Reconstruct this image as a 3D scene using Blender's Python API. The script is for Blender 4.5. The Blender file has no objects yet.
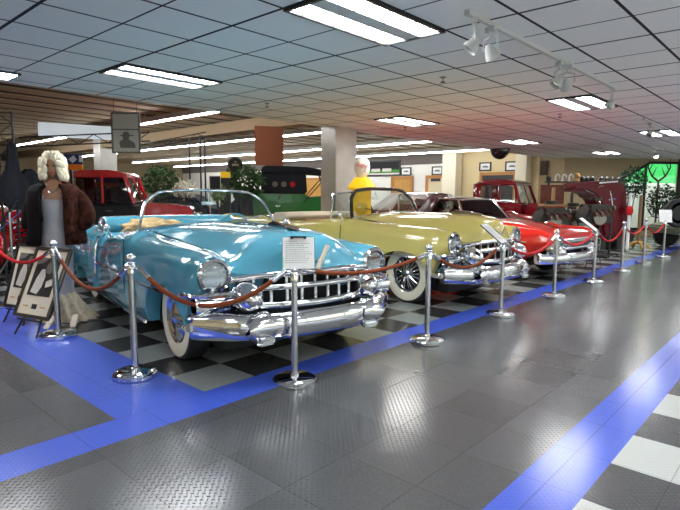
import bpy, bmesh, math, random
import numpy as np
from mathutils import Vector, Matrix, noise
R = math.radians; PI = math.pi
random.seed(7)
scn = bpy.context.scene
COL = scn.collection

# ---------------------------------------------------------------- materials
def lin(c):
    return tuple((v/12.92 if v <= .04045 else ((v+.055)/1.055)**2.4) for v in c)
def rgb(r, g, b):
    return lin((r/255, g/255, b/255))
def setin(b, name, v):
    if name in b.inputs: b.inputs[name].default_value = v
def mat(name, c, rough=.5, metal=0., coat=0., emit=None, es=0., trans=0., ior=1.45, spec=None, noise_amt=0., noise_scale=8., bump=0., bump_scale=40., sheen=0., alpha=None):
    m = bpy.data.materials.new(name); m.use_nodes = True
    nt = m.node_tree; b = nt.nodes['Principled BSDF']
    setin(b, 'Base Color', (*c, 1)); setin(b, 'Roughness', rough); setin(b, 'Metallic', metal)
    setin(b, 'Coat Weight', coat); setin(b, 'Coat Roughness', .03); setin(b, 'Transmission Weight', trans); setin(b, 'IOR', ior)
    if spec is not None: setin(b, 'Specular IOR Level', spec)
    if sheen: setin(b, 'Sheen Weight', sheen)
    if emit: setin(b, 'Emission Color', (*emit, 1)); setin(b, 'Emission Strength', es)
    if alpha is not None: setin(b, 'Alpha', alpha)
    tc = nt.nodes.new('ShaderNodeTexCoord')
    if noise_amt:
        n = nt.nodes.new('ShaderNodeTexNoise'); n.inputs['Scale'].default_value = noise_scale; n.inputs['Detail'].default_value = 4
        nt.links.new(tc.outputs['Object'], n.inputs['Vector'])
        r = nt.nodes.new('ShaderNodeValToRGB')
        r.color_ramp.elements[0].position = .3; r.color_ramp.elements[1].position = .7
        r.color_ramp.elements[0].color = (*[v*(1-noise_amt) for v in c], 1); r.color_ramp.elements[1].color = (*[min(1, v*(1+noise_amt)) for v in c], 1)
        nt.links.new(n.outputs['Fac'], r.inputs['Fac']); nt.links.new(r.outputs['Color'], b.inputs['Base Color'])
    if bump:
        n2 = nt.nodes.new('ShaderNodeTexNoise'); n2.inputs['Scale'].default_value = bump_scale; n2.inputs['Detail'].default_value = 3
        nt.links.new(tc.outputs['Object'], n2.inputs['Vector'])
        bp = nt.nodes.new('ShaderNodeBump'); bp.inputs['Strength'].default_value = bump; bp.inputs['Distance'].default_value = .01
        nt.links.new(n2.outputs['Fac'], bp.inputs['Height']); nt.links.new(bp.outputs['Normal'], b.inputs['Normal'])
    return m

M = {}
def addm(k, *a, **kw): M[k] = mat(k, *a, **kw)
addm('chrome', (.78,.79,.82), .06, 1.)
addm('steel', (.60,.61,.63), .22, 1.)
addm('brushed', rgb(190,186,180), .36, .35, noise_amt=.12, noise_scale=3)
addm('blue_paint', rgb(84,160,184), .17, 0, 1.)
addm('yellow_paint', rgb(214,199,114), .18, 0, 1.)
addm('red_paint', rgb(225,38,28), .18, 0, 1.)
addm('darkred_paint', rgb(118,10,24), .2, 0, 1.)
addm('maroon_paint', rgb(96,8,24), .3, 0, .0, spec=.3)
addm('truckred_paint', rgb(205,18,38), .2, 0, 1.)
addm('green_paint', rgb(34,128,46), .3, 0, .6)
addm('white_paint', rgb(235,232,228), .25, 0, .8)
addm('olive_paint', rgb(122,128,104), .45)
addm('black_gloss', (.012,.012,.014), .15, 0, .8)
addm('black_matte', (.014,.014,.016), .7)
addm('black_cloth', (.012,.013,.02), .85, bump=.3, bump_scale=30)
addm('topcloth', rgb(44,18,24), .3, 0, .3)
addm('rubber', (.018,.018,.02), .55)
addm('whitewall', rgb(232,226,206), .45)
def glass(name, tint, k, base=.05):
    m = bpy.data.materials.new(name); m.use_nodes = True; nt = m.node_tree; nt.nodes.clear()
    out = nt.nodes.new('ShaderNodeOutputMaterial'); mx = nt.nodes.new('ShaderNodeMixShader')
    tr = nt.nodes.new('ShaderNodeBsdfTransparent'); gl = nt.nodes.new('ShaderNodeBsdfGlossy'); lw = nt.nodes.new('ShaderNodeLayerWeight')
    tr.inputs[0].default_value = (*tint, 1); gl.inputs['Roughness'].default_value = .03; lw.inputs[0].default_value = .25
    mp = nt.nodes.new('ShaderNodeMath'); mp.operation = 'MULTIPLY_ADD'; mp.inputs[1].default_value = k; mp.inputs[2].default_value = base
    nt.links.new(lw.outputs['Fresnel'], mp.inputs[0]); nt.links.new(mp.outputs[0], mx.inputs[0])
    nt.links.new(tr.outputs[0], mx.inputs[1]); nt.links.new(gl.outputs[0], mx.inputs[2]); nt.links.new(mx.outputs[0], out.inputs[0])
    M[name] = m
glass('glass', (.88,.94,.93), .45)
glass('lens', (.86,.89,.92), .6, .06)
glass('glass_dark', (.14,.10,.10), .45, .05)
addm('seat_blue', rgb(96,160,178), .5)
addm('seat_red', rgb(150,30,40), .5)
addm('seat_tan', rgb(190,160,120), .6)
addm('carpet_dark', (.03,.03,.03), .9)
addm('fur_tan', rgb(196,164,118), .9, noise_amt=.35, noise_scale=14, bump=.9, bump_scale=50)
addm('fur_brown', rgb(58,30,22), .95, spec=.15, noise_amt=.6, noise_scale=16, bump=1., bump_scale=45)
addm('coat_dark', rgb(18,13,13), .85, spec=.2, noise_amt=.3, noise_scale=5, bump=.5, bump_scale=20)
addm('wig', rgb(236,224,196), .6, noise_amt=.2, noise_scale=25, bump=1., bump_scale=45)
addm('skin', rgb(176,128,98), .45)
addm('dress', rgb(172,171,178), .38, noise_amt=.08, noise_scale=10)
addm('lace', rgb(205,190,165), .6, noise_amt=.2, noise_scale=20)
addm('rope_brown', rgb(128,58,22), .75, bump=.4, bump_scale=80)
addm('rope_red', rgb(205,22,30), .7, bump=.4, bump_scale=80)
addm('paper', rgb(238,238,236), .6)
addm('print', rgb(120,120,124), .7)
addm('mint', rgb(190,236,212), .6)
addm('clip', (.05,.06,.09), .3, .5)
addm('frame_pewter', rgb(74,68,58), .4, .3)
addm('frame_black', (.02,.02,.022), .4)
addm('mat_cream', rgb(226,216,196), .8)
addm('photo_dark', rgb(52,50,50), .4)
addm('photo_mid', rgb(120,116,112), .4)
addm('photo_light', rgb(214,208,200), .4)
addm('wood_gold', rgb(204,152,76), .5, noise_amt=.1, noise_scale=4)
addm('wood_trim', rgb(190,130,70), .5)
addm('door_cream', rgb(224,208,172), .5)
addm('wall_beige', rgb(230,210,164), .85)
addm('wall_tan', rgb(176,156,122), .85)
addm('wall_white', rgb(242,238,230), .85)
addm('wall_grey', rgb(112,104,98), .85)
addm('pillar_cream', rgb(240,230,206), .8)
addm('deck_tan', rgb(165,142,112), .8)
addm('deck_gap', rgb(58,46,36), .8)
addm('rib_tan', rgb(176,154,120), .7)
addm('brown_board', rgb(146,84,58), .7)
addm('sign_grey', rgb(205,200,184), .5)
addm('rail_blue_glow', rgb(232,238,242), .5, emit=(.85,.92,1.), es=.10)  # faint glow added to the material to brighten the panel
addm('lampwhite', (.9,.9,.9), .5)
addm('diffuser', (.9,.92,.95), .4, emit=(.97,.985,1.), es=9.)
addm('diffuser_warm', (.9,.92,.95), .4, emit=(1.,.98,.93), es=9.)
addm('tube', (.9,.92,.95), .4, emit=(.97,.99,1.), es=15.)
addm('louver', rgb(215,220,222), .4)
addm('bulb', (1,.95,.8), .4, emit=(1,.9,.7), es=25.)
addm('track_white', rgb(205,205,200), .45)
addm('smoke_dome', (.008,.008,.01), .08, 0, .8)
addm('leaf', rgb(52,86,42), .55, noise_amt=.5, noise_scale=3)
addm('leaf_light', rgb(120,148,92), .55, noise_amt=.5, noise_scale=4)
addm('leaf_dark', rgb(26,48,30), .6, noise_amt=.4, noise_scale=4)
addm('stem', rgb(70,54,38), .8)
addm('flower_white', rgb(225,222,205), .7)
addm('pump_yellow', rgb(246,200,8), .3, 0, .5)
addm('egg_white', rgb(244,240,228), .3, 0, .4)
addm('red_script', rgb(205,40,60), .5)
addm('engine_iron', rgb(60,58,54), .5, .6, noise_amt=.3, noise_scale=8)
addm('engine_alu', rgb(140,134,124), .35, .8)
addm('engine_rust', rgb(92,48,36), .7, .2, noise_amt=.3, noise_scale=8)
addm('wood_shelf', rgb(150,120,84), .6)
addm('wood_dark', rgb(66,44,32), .6)
addm('orange', rgb(238,120,20), .6)
addm('deepblue', rgb(40,50,110), .6)
addm('grass_pic', rgb(70,140,50), .6)
addm('out_green', rgb(60,215,110), .6, emit=rgb(40,205,100), es=.0)
addm('out_white', rgb(240,245,240), .6)
addm('warm_grey', rgb(120,112,104), .7)

# ---------------------------------------------------------------- mesh builder
class MB:
    def __init__(s): s.v = []; s.f = []; s.mi = []; s.cur = 0
    def add(s, vs, fs):
        o = len(s.v); s.v += [tuple(map(float, v)) for v in vs]
        for f in fs: s.f.append([i+o for i in f]); s.mi.append(s.cur)
        return s
    def box(s, c, d, rz=0, rx=0, ry=0):
        m = Matrix.Translation(c) @ Matrix.Rotation(rz, 4, 'Z') @ Matrix.Rotation(ry, 4, 'Y') @ Matrix.Rotation(rx, 4, 'X')
        vs = [m @ Vector((x*d[0]/2, y*d[1]/2, z*d[2]/2)) for x in (-1, 1) for y in (-1, 1) for z in (-1, 1)]
        return s.add(vs, [(0,1,3,2),(4,6,7,5),(0,4,5,1),(2,3,7,6),(0,2,6,4),(1,5,7,3)])
    def tube(s, pts, r, n=10, closed=False, caps=True, flat=1.):
        pts = [Vector(p) for p in pts]; N = len(pts)
        rr = r if isinstance(r, (list, tuple)) else [r]*N
        up = Vector((0,0,1)); vs = []; prev = None
        for i, p in enumerate(pts):
            a = pts[(i-1) % N] if (closed or i > 0) else p
            b = pts[(i+1) % N] if (closed or i < N-1) else p
            t = (b-a).normalized()
            if prev is None:
                q = up if abs(t.dot(up)) < .95 else Vector((1,0,0))
                u = t.cross(q).normalized()
            else:
                u = (prev - t*prev.dot(t)).normalized()
            prev = u; w = t.cross(u)
            for k in range(n):
                an = 2*PI*k/n; vs.append(p + (u*math.cos(an) + w*math.sin(an)*flat)*rr[i])
        fs = []
        for i in range(N if closed else N-1):
            for k in range(n):
                j = (i+1) % N
                fs.append((i*n+k, i*n+(k+1) % n, j*n+(k+1) % n, j*n+k))
        if caps and not closed:
            fs.append(tuple(range(n))[::-1]); fs.append(tuple((N-1)*n+k for k in range(n)))
        return s.add(vs, fs)
    def lathe(s, prof, n=32, c=(0,0,0), axis='Z', sx=1, sy=1, cap=True):
        vs = []
        for (r, z) in prof:
            for k in range(n):
                a = 2*PI*k/n; x, y = r*math.cos(a)*sx, r*math.sin(a)*sy
                if axis == 'Z': p = (x, y, z)
                elif axis == 'Y': p = (x, z, y)
                else: p = (z, x, y)
                vs.append((p[0]+c[0], p[1]+c[1], p[2]+c[2]))
        fs = []
        for i in range(len(prof)-1):
            for k in range(n): fs.append((i*n+k, i*n+(k+1) % n, (i+1)*n+(k+1) % n, (i+1)*n+k))
        if cap and prof[0][0] > 1e-4: fs.append(tuple(range(n))[::-1])
        if cap and prof[-1][0] > 1e-4: fs.append(tuple((len(prof)-1)*n+k for k in range(n)))
        return s.add(vs, fs)
    def grid(s, rows, closeu=False):
        n = len(rows[0]); vs = [p for r in rows for p in r]; fs = []
        for i in range(len(rows)-1):
            for k in range(n-1+(1 if closeu else 0)):
                fs.append((i*n+k, i*n+(k+1) % n, (i+1)*n+(k+1) % n, (i+1)*n+k))
        return s.add(vs, fs)
    def prism(s, poly, a, b, plane='XZ'):
        """extrude a 2-D outline; plane XZ extrudes along Y, XY along Z, YZ along X"""
        def P(u, v, w):
            return (u, w, v) if plane == 'XZ' else ((u, v, w) if plane == 'XY' else (w, u, v))
        n = len(poly)
        vs = [P(u, v, a) for u, v in poly] + [P(u, v, b) for u, v in poly]
        return s.add(vs, [tuple(range(n))[::-1], tuple(range(n, 2*n))] + [(i, (i+1) % n, n+(i+1) % n, n+i) for i in range(n)])
    def ball(s, c, r, n=16, m=10, sc=(1,1,1)):
        pr = [(max(1e-5, math.sin(PI*i/m)), -math.cos(PI*i/m)) for i in range(m+1)]
        vs = []
        for q, z in pr:
            for k in range(n):
                a = 2*PI*k/n; vs.append((c[0]+q*math.cos(a)*r*sc[0], c[1]+q*math.sin(a)*r*sc[1], c[2]+z*r*sc[2]))
        fs = []
        for i in range(m):
            for k in range(n): fs.append((i*n+k, i*n+(k+1) % n, (i+1)*n+(k+1) % n, (i+1)*n+k))
        return s.add(vs, fs)
    def xf(s, m):
        s.v = [tuple(m @ Vector(v)) for v in s.v]; return s
    def build(s, name, material, parent=None, smooth=True, bevel=0, seg=2, merge=False, auto=35):
        me = bpy.data.meshes.new(name); me.from_pydata(s.v, [], s.f)
        ms = material if isinstance(material, list) else [material]
        for q in ms: me.materials.append(M[q] if isinstance(q, str) else q)
        if len(ms) > 1:
            for p, i in zip(me.polygons, s.mi): p.material_index = i
        bm = bmesh.new(); bm.from_mesh(me)
        bmesh.ops.remove_doubles(bm, verts=bm.verts, dist=1e-5 if not merge else 1e-3)
        bmesh.ops.recalc_face_normals(bm, faces=bm.faces)
        if bevel:
            es = [e for e in bm.edges if len(e.link_faces) == 2 and e.calc_face_angle(0) > .5]
            bmesh.ops.bevel(bm, geom=es, offset=bevel, segments=seg, affect='EDGES', clamp_overlap=True)
        for f in bm.faces: f.smooth = smooth
        if smooth:
            for e in bm.edges:
                if len(e.link_faces) == 2 and e.calc_face_angle(0) > R(auto): e.smooth = False
        bm.to_mesh(me); bm.free()
        o = bpy.data.objects.new(name, me); COL.objects.link(o)
        if parent: o.parent = parent
        return o

def tag(o, label=None, cat=None, group=None, kind=None):
    if label: o['label'] = label
    if cat: o['category'] = cat
    if group: o['group'] = group
    if kind: o['kind'] = kind
    return o
def empty(name, loc=(0,0,0), rz=0, label=None, cat=None, group=None):
    o = bpy.data.objects.new(name, None); o.empty_display_size = .1; COL.objects.link(o)
    o.location = loc; o.rotation_euler = (0,0,rz)
    return tag(o, label, cat, group)
def copy_tree(o, parent=None):
    c = o.copy(); COL.objects.link(c); c.parent = parent
    for ch in list(o.children): copy_tree(ch, c)
    return c
def struct(name, mb, m, **k):
    o = mb.build(name, m, **k); o['kind'] = 'structure'; return o
def B(c, d, **k): return MB().box(c, d, **k)
def text_mesh(name, body, size, m, parent, mtx, extrude=.002, shear=0.):
    cu = bpy.data.curves.new(name, 'FONT'); cu.body = body; cu.size = size; cu.extrude = extrude; cu.shear = shear
    cu.align_x = 'CENTER'; cu.align_y = 'CENTER'
    t = bpy.data.objects.new('tmp', cu); COL.objects.link(t)
    dg = bpy.context.evaluated_depsgraph_get(); me = bpy.data.meshes.new_from_object(t.evaluated_get(dg))
    bpy.data.objects.remove(t)
    me.transform(mtx); me.materials.clear(); me.materials.append(M[m])
    o = bpy.data.objects.new(name, me); COL.objects.link(o); o.parent = parent
    return o

# ---------------------------------------------------------------- camera
H = 1.42; YAW = R(42.32); PIT = R(6.51); ROLL = R(.412)
fv = Vector((math.cos(YAW)*math.cos(PIT), math.sin(YAW)*math.cos(PIT), -math.sin(PIT)))
r0 = Vector((math.sin(YAW), -math.cos(YAW), 0)); u0 = r0.cross(fv)
rv = math.cos(ROLL)*r0 + math.sin(ROLL)*u0; uv = -math.sin(ROLL)*r0 + math.cos(ROLL)*u0
cd = bpy.data.cameras.new('camera'); cam = bpy.data.objects.new('camera', cd); COL.objects.link(cam)
cam.matrix_world = Matrix(((rv.x, uv.x, -fv.x, 0), (rv.y, uv.y, -fv.y, 0), (rv.z, uv.z, -fv.z, H), (0,0,0,1)))
cd.sensor_fit = 'HORIZONTAL'; cd.sensor_width = 36; cd.lens = 36*532.6/680; cd.clip_start = .05; cd.clip_end = 200
scn.camera = cam
def ray(x, y): return fv + rv*((x-340)/532.6) - uv*((y-255)/532.6)
def at_d(x, y, d):
    v = ray(x, y); return Vector((0,0,H)) + v*d      # d = depth along the view axis
def at_X(x, y, X):
    v = ray(x, y); return Vector((0,0,H)) + v*(X/v.x)
def at_Z(x, y, Z):
    v = ray(x, y); return Vector((0,0,H)) + v*((Z-H)/v.z)
EXPO = 2.05
# ================================================================= SETTING
# ---- floor material
def floor_material():
    m = bpy.data.materials.new('floor_tiles'); m.use_nodes = True
    nt = m.node_tree; L = nt.links.new; N = nt.nodes.new; b = nt.nodes['Principled BSDF']
    geo = N('ShaderNodeNewGeometry'); sep = N('ShaderNodeSeparateXYZ'); L(geo.outputs['Position'], sep.inputs[0])
    X, Y = sep.outputs[0], sep.outputs[1]
    def mt(op, a, c=None, clamp=False):
        n = N('ShaderNodeMath'); n.operation = op; n.use_clamp = clamp
        for i, v in enumerate((a, c)):
            if v is None: continue
            if isinstance(v, (int, float)): n.inputs[i].default_value = v
            else: L(v, n.inputs[i])
        return n.outputs[0]
    def gt(a, c): return mt('GREATER_THAN', a, c)
    def lt(a, c): return mt('LESS_THAN', a, c)
    def AND(*a):
        o = a[0]
        for q in a[1:]: o = mt('MULTIPLY', o, q)
        return o
    def OR(*a):
        o = a[0]
        for q in a[1:]: o = mt('MAXIMUM', o, q)
        return o
    def mixc(f, a, c):
        n = N('ShaderNodeMix'); n.data_type = 'RGBA'
        L(f, n.inputs[0])
        for i, v in ((6, a), (7, c)):
            if isinstance(v, tuple): n.inputs[i].default_value = (*v, 1)
            else: L(v, n.inputs[i])
        return n.outputs[2]
    T = .457
    # blue strips
    s1 = AND(gt(Y, 2.90), lt(Y, 3.207))
    s2 = AND(gt(X, 1.434), lt(X, 2.08), gt(Y, 2.9))
    s3 = AND(gt(Y, .746), lt(Y, 1.048))
    blue = OR(s1, s2, s3)
    # checker
    def par(x0, y0):
        i = mt('FLOOR', mt('DIVIDE', mt('SUBTRACT', X, x0), T)); j = mt('FLOOR', mt('DIVIDE', mt('SUBTRACT', Y, y0), T))
        return i, j, mt('ABSOLUTE', mt('MODULO', mt('ADD', i, j), 2.))
    i1, j1, p1 = par(2.08, 3.207); i2, j2, p2 = par(2.08+.447-.457, .746)
    zone1 = AND(gt(X, 2.08), gt(Y, 3.207)); zone2 = lt(Y, .746)
    wn = N('ShaderNodeTexWhiteNoise'); cb = N('ShaderNodeCombineXYZ'); L(i1, cb.inputs[0]); L(j1, cb.inputs[1]); L(cb.outputs[0], wn.inputs[0])
    ns = N('ShaderNodeTexNoise'); ns.inputs['Scale'].default_value = 1.3; ns.inputs['Detail'].default_value = 3
    L(geo.outputs['Position'], ns.inputs['Vector'])
    dark = mixc(wn.outputs[0], rgb(80,82,85), rgb(92,94,97))
    chk1 = mixc(p1, rgb(150,155,154), rgb(56,57,59)); chk2 = mixc(p2, rgb(78,80,82), rgb(196,200,196))
    c = mixc(zone1, dark, chk1); c = mixc(zone2, c, chk2); c = mixc(blue, c, rgb(74,102,216))
    # seams between tiles
    fx = mt('FRACT', mt('DIVIDE', mt('SUBTRACT', X, 2.08), T)); fy = mt('FRACT', mt('DIVIDE', mt('SUBTRACT', Y, 3.207), T))
    seam = OR(lt(fx, .012), lt(fy, .012))
    c = mixc(mt('MULTIPLY', seam, .35), c, (.015,.015,.018))
    L(c, b.inputs['Base Color'])
    # diamond plate: raised lozenges, alternating direction
    P = .027
    ux = mt('DIVIDE', mt('ADD', X, Y), P*1.4142); uy = mt('DIVIDE', mt('SUBTRACT', X, Y), P*1.4142)
    fx = mt('SUBTRACT', mt('FRACT', ux), .5); fy = mt('SUBTRACT', mt('FRACT', uy), .5)
    pr = mt('ABSOLUTE', mt('MODULO', mt('ADD', mt('FLOOR', ux), mt('FLOOR', uy)), 2.))
    def ell(a, c_):
        q = mt('ADD', mt('MULTIPLY', mt('MULTIPLY', a, a), 5.2), mt('MULTIPLY', mt('MULTIPLY', c_, c_), 34.))
        return mt('SUBTRACT', 1., q, True)
    e1, e2 = ell(fx, fy), ell(fy, fx)
    mx = N('ShaderNodeMix'); L(pr, mx.inputs[0]); L(e1, mx.inputs[2]); L(e2, mx.inputs[3])
    h = mt('SUBTRACT', mx.outputs[0], mt('MULTIPLY', seam, .8))
    h = mt('ADD', h, mt('MULTIPLY', ns.outputs[0], 2.2))
    bp = N('ShaderNodeBump'); bp.inputs['Strength'].default_value = 1.; bp.inputs['Distance'].default_value = .0022
    L(h, bp.inputs['Height']); L(bp.outputs['Normal'], b.inputs['Normal'])
    rr = mt('ADD', .15, mt('MULTIPLY', ns.outputs[0], .12)); L(rr, b.inputs['Roughness'])
    setin(b, 'Specular IOR Level', .75)
    return m
def ceiling_material():
    m = bpy.data.materials.new('ceiling_tiles'); m.use_nodes = True
    nt = m.node_tree; L = nt.links.new; N = nt.nodes.new; b = nt.nodes['Principled BSDF']
    geo = N('ShaderNodeNewGeometry'); sep = N('ShaderNodeSeparateXYZ'); L(geo.outputs['Position'], sep.inputs[0])
    def mt(op, a, c=None):
        n = N('ShaderNodeMath'); n.operation = op
        for i, v in enumerate((a, c)):
            if v is None: continue
            if isinstance(v, (int, float)): n.inputs[i].default_value = v
            else: L(v, n.inputs[i])
        return n.outputs[0]
    def lines(src, o, T, w):
        f = mt('FRACT', mt('DIVIDE', mt('ADD', mt('SUBTRACT', src, o), w/2), T)); return mt('LESS_THAN', f, w/T)
    fac = mt('MAXIMUM', lines(sep.outputs[0], 2.708, 1.22, .030), mt('MAXIMUM', lines(sep.outputs[1], 2.426, .616, .026), lines(sep.outputs[0], 2.708, .61, .018)))
    ns = N('ShaderNodeTexNoise'); ns.inputs['Scale'].default_value = 90; L(geo.outputs['Position'], ns.inputs['Vector'])
    mx = N('ShaderNodeMix'); mx.data_type = 'RGBA'; L(fac, mx.inputs[0])
    mx.inputs[6].default_value = (*rgb(246,243,240), 1); mx.inputs[7].default_value = (.012,.012,.014,1)
    L(mx.outputs[2], b.inputs['Base Color']); b.inputs['Roughness'].default_value = .85
    bp = N('ShaderNodeBump'); bp.inputs['Strength'].default_value = .15; bp.inputs['Distance'].default_value = .004
    L(ns.outputs[0], bp.inputs['Height']); L(bp.outputs['Normal'], b.inputs['Normal'])
    return m
CZ = 2.76; XB = 19.5; YE = 7.6; YL = 32.; X0 = -5.; Y0 = -5.
DA = (19.5, 7.0); DB = (25.2, 1.6)              # diagonal wall with the window
fl = struct('floor', MB().add([(X0,Y0,0),(DB[0],Y0,0),(DB[0],DB[1],0),(DA[0],DA[1],0),(XB,YL,0),(X0,YL,0)], [(0,1,2,3,4,5)]), floor_material(), smooth=False)
struct('ceiling', MB().prism([(X0,Y0),(DB[0],Y0),(DB[0],DB[1]),(DA[0],DA[1]),(XB,YE),(X0,YE)], CZ, CZ+.12, 'XY'), ceiling_material(), smooth=False)
DZ = 3.25
struct('ceiling_deck', B(((X0+XB)/2,(YE+YL)/2,DZ+.05), (XB-X0, YL-YE, .1)), 'deck_gap', smooth=False)
rb = MB(); y = YE+.35
while y < YL:
    rb.box(((X0+XB)/2, y, DZ-.013), (XB-X0, .40, .026)); y += .74
struct('ceiling_deck_ribs', rb, 'rib_tan', smooth=False)
struct('trim_ceiling_edge', B(((X0+XB)/2, YE+.012, (CZ+DZ)/2+.05), (XB-X0, .02, DZ-CZ)), 'deck_tan', smooth=False)
struct('wall_left', B(((X0+XB)/2, YL+.05, DZ/2), (XB-X0, .1, DZ)), 'wall_tan', smooth=False)
struct('wall_near', B((X0-.05, (Y0+YL)/2, DZ/2), (.1, YL-Y0, DZ)), 'wall_beige', smooth=False)
wx0, wx1 = X0+.6, DB[0]-.6
struct('wall_rear', MB().box(((X0+DB[0])/2, Y0-.05, .2), (DB[0]-X0, .1, .4)).box(((X0+DB[0])/2, Y0-.05, (2.55+DZ)/2), (DB[0]-X0, .1, DZ-2.55)).box((X0+.3, Y0-.05, 1.475), (.6,.1,2.15)).box((DB[0]-.3, Y0-.05, 1.475), (.6,.1,2.15)), 'wall_beige', smooth=False)
sw = MB()  # storefront window added in the unseen rear wall to let in fill light
for k in range(13): sw.box((wx0+(wx1-wx0)*k/12, Y0-.05, 1.475), (.07,.12,2.15))
sw.box(((wx0+wx1)/2, Y0-.05, .43), (wx1-wx0,.12,.06)).box(((wx0+wx1)/2, Y0-.05, 2.52), (wx1-wx0,.12,.06))
w_o = struct('window_added_fill', sw, 'frame_black', smooth=False)
B(((wx0+wx1)/2, Y0-.05, 1.475), (wx1-wx0, .012, 2.09)).build('pane', 'glass', w_o, smooth=False)
struct('wall_far', B((XB+.05, (DA[1]+YL)/2, DZ/2), (.1, YL-DA[1], DZ)), 'wall_white', smooth=False)
# upper grey band and the cream / beige zone are separate wall facings
struct('wall_far_band', B((XB-.03, (11.8+YL)/2, (2.72+DZ)/2), (.06, YL-11.8, DZ-2.72)), 'wall_grey', smooth=False)
struct('wall_far_cream', B((XB-.02, (7.9+11.2)/2, DZ/2), (.04, 11.2-7.9, DZ)), 'wall_beige', smooth=False)
struct('wall_far_tan', B((XB-.02, (7.0+7.9)/2, DZ/2), (.04, .9, DZ)), 'wall_tan', smooth=False)
struct('wall_right', B((DB[0]+.05, (Y0+DB[1])/2, DZ/2), (.1, DB[1]-Y0, DZ)), 'wall_tan', smooth=False)
# diagonal wall in pieces round a slanted window opening
dv = Vector((DB[0]-DA[0], DB[1]-DA[1], 0)); DL = dv.length; dv.normalize(); dn = Vector((dv.y, -dv.x, 0))
dang = math.atan2(dv.y, dv.x)
def dpt(s, z, o=0): p = Vector((DA[0], DA[1], 0)) + dv*s - dn*o; return (p.x, p.y, z)
def d_s(px):                                   # distance along the diagonal wall hit by a pixel column
    v = ray(px, 190); a = Vector((DA[0], DA[1])); d2 = Vector((dv.x, dv.y))
    # solve t*v = a + s*d
    det = v.x*(-d2.y) + d2.x*v.y
    s = (v.x*a.y - v.y*a.x)/(-v.x*d2.y + v.y*d2.x)
    return s
s0, s1, s2 = d_s(607), d_s(648), d_s(677)
WB, WT0, WT1 = .25, 1.75, 2.62
def dprism(poly, o0, o1):
    vs = [dpt(s, z, o0) for s, z in poly] + [dpt(s, z, o1) for s, z in poly]; n = len(poly)
    return MB().add(vs, [tuple(range(n))[::-1], tuple(range(n, 2*n))] + [(i, (i+1) % n, n+(i+1) % n, n+i) for i in range(n)])
w = dprism([(0,0),(s0,0),(s0,WT0),(s1,WT1),(s1,DZ),(0,DZ)], 0, .1)
w2 = dprism([(s1,WT1),(s2,WT1),(s2,0),(DL,0),(DL,DZ),(s1,DZ)], 0, .1)
w3 = dprism([(s0,0),(s2,0),(s2,WB),(s0,WB)], 0, .1)
w.add(w2.v, w2.f); w.add(w3.v, w3.f)
struct('wall_diagonal', w, 'wall_tan', smooth=False)
wf = MB()
def dbar(a, b, r=.05): wf.tube([dpt(*a, -.02), dpt(*b, -.02)], r, 6)
for a, b in (((s0,WB),(s0,WT0)), ((s0,WT0),(s1,WT1)), ((s1,WT1),(s2,WT1)), ((s2,WT1),(s2,WB)), ((s2,WB),(s0,WB)), ((s1-.15,WB),(s1-.15,WT1-.05)), ((s0,WT0),(s1-.15,WT0))): dbar(a, b)
wo = struct('window_1', wf, 'frame_black', smooth=False)
wg = dprism([(s0,WB),(s2,WB),(s2,WT1),(s1,WT1),(s0,WT0)], .04, .05).build('pane', 'glass', wo, smooth=False)
struct('trim_1', dprism([(s2-.02,0),(s2+.18,0),(s2+.18,CZ),(s2-.02,CZ)], -.04, .0), 'wood_dark', smooth=False)
# outside: a green fence wall with a white truck body in front of it
o = dprism([(s0-3,0),(s2+4,0),(s2+4,4.5),(s0-3,4.5)], 5.0, 5.2).build('garden_wall', 'out_green', smooth=False); tag(o, 'bright green painted wall outside, seen through the slanted window', 'wall')
o = dprism([(s1+.5,.05),(s2+3.2,.05),(s2+3.2,1.95),(s1+1.1,1.98),(s1+.5,1.45)], 2.6, 4.2).build('delivery_van', 'out_white', smooth=False, bevel=.08); tag(o, 'white van parked outside behind the slanted window', 'van')
o = B(dpt(DL/2, -.03, 5), (16,10,.05), rz=dang).build('pavement', 'warm_grey', smooth=False); o['kind'] = 'structure'
# pillars
def at_wall(px): return at_X(px, 180, XB).y
pz = DZ
struct('pillar_1', B((XB-.35, (at_wall(447)+at_wall(459))/2-.15, pz/2), (.5, .62, pz)), 'pillar_cream', smooth=False, bevel=.01)
struct('pillar_2', B((XB-.3, (at_wall(519)+at_wall(528))/2-.1, pz/2), (.45, .42, pz)), 'pillar_cream', smooth=False, bevel=.01)
# brushed steel clad column near the blue/yellow cars
cx, cy = 7.86, 7.3
struct('pillar_3', B((cx+.32, cy+.2, DZ/2), (.64, .42, DZ)), 'brushed', smooth=False, bevel=.012)
struct('pillar_4', B((8.15, 18.2, DZ/2), (.55, .55, DZ)), 'brushed', smooth=False, bevel=.012)
struct('trim_beam', B((8.1, (YE+YL)/2, 3.02), (.34, YL-YE, .26)), 'deck_tan', smooth=False)
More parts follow.
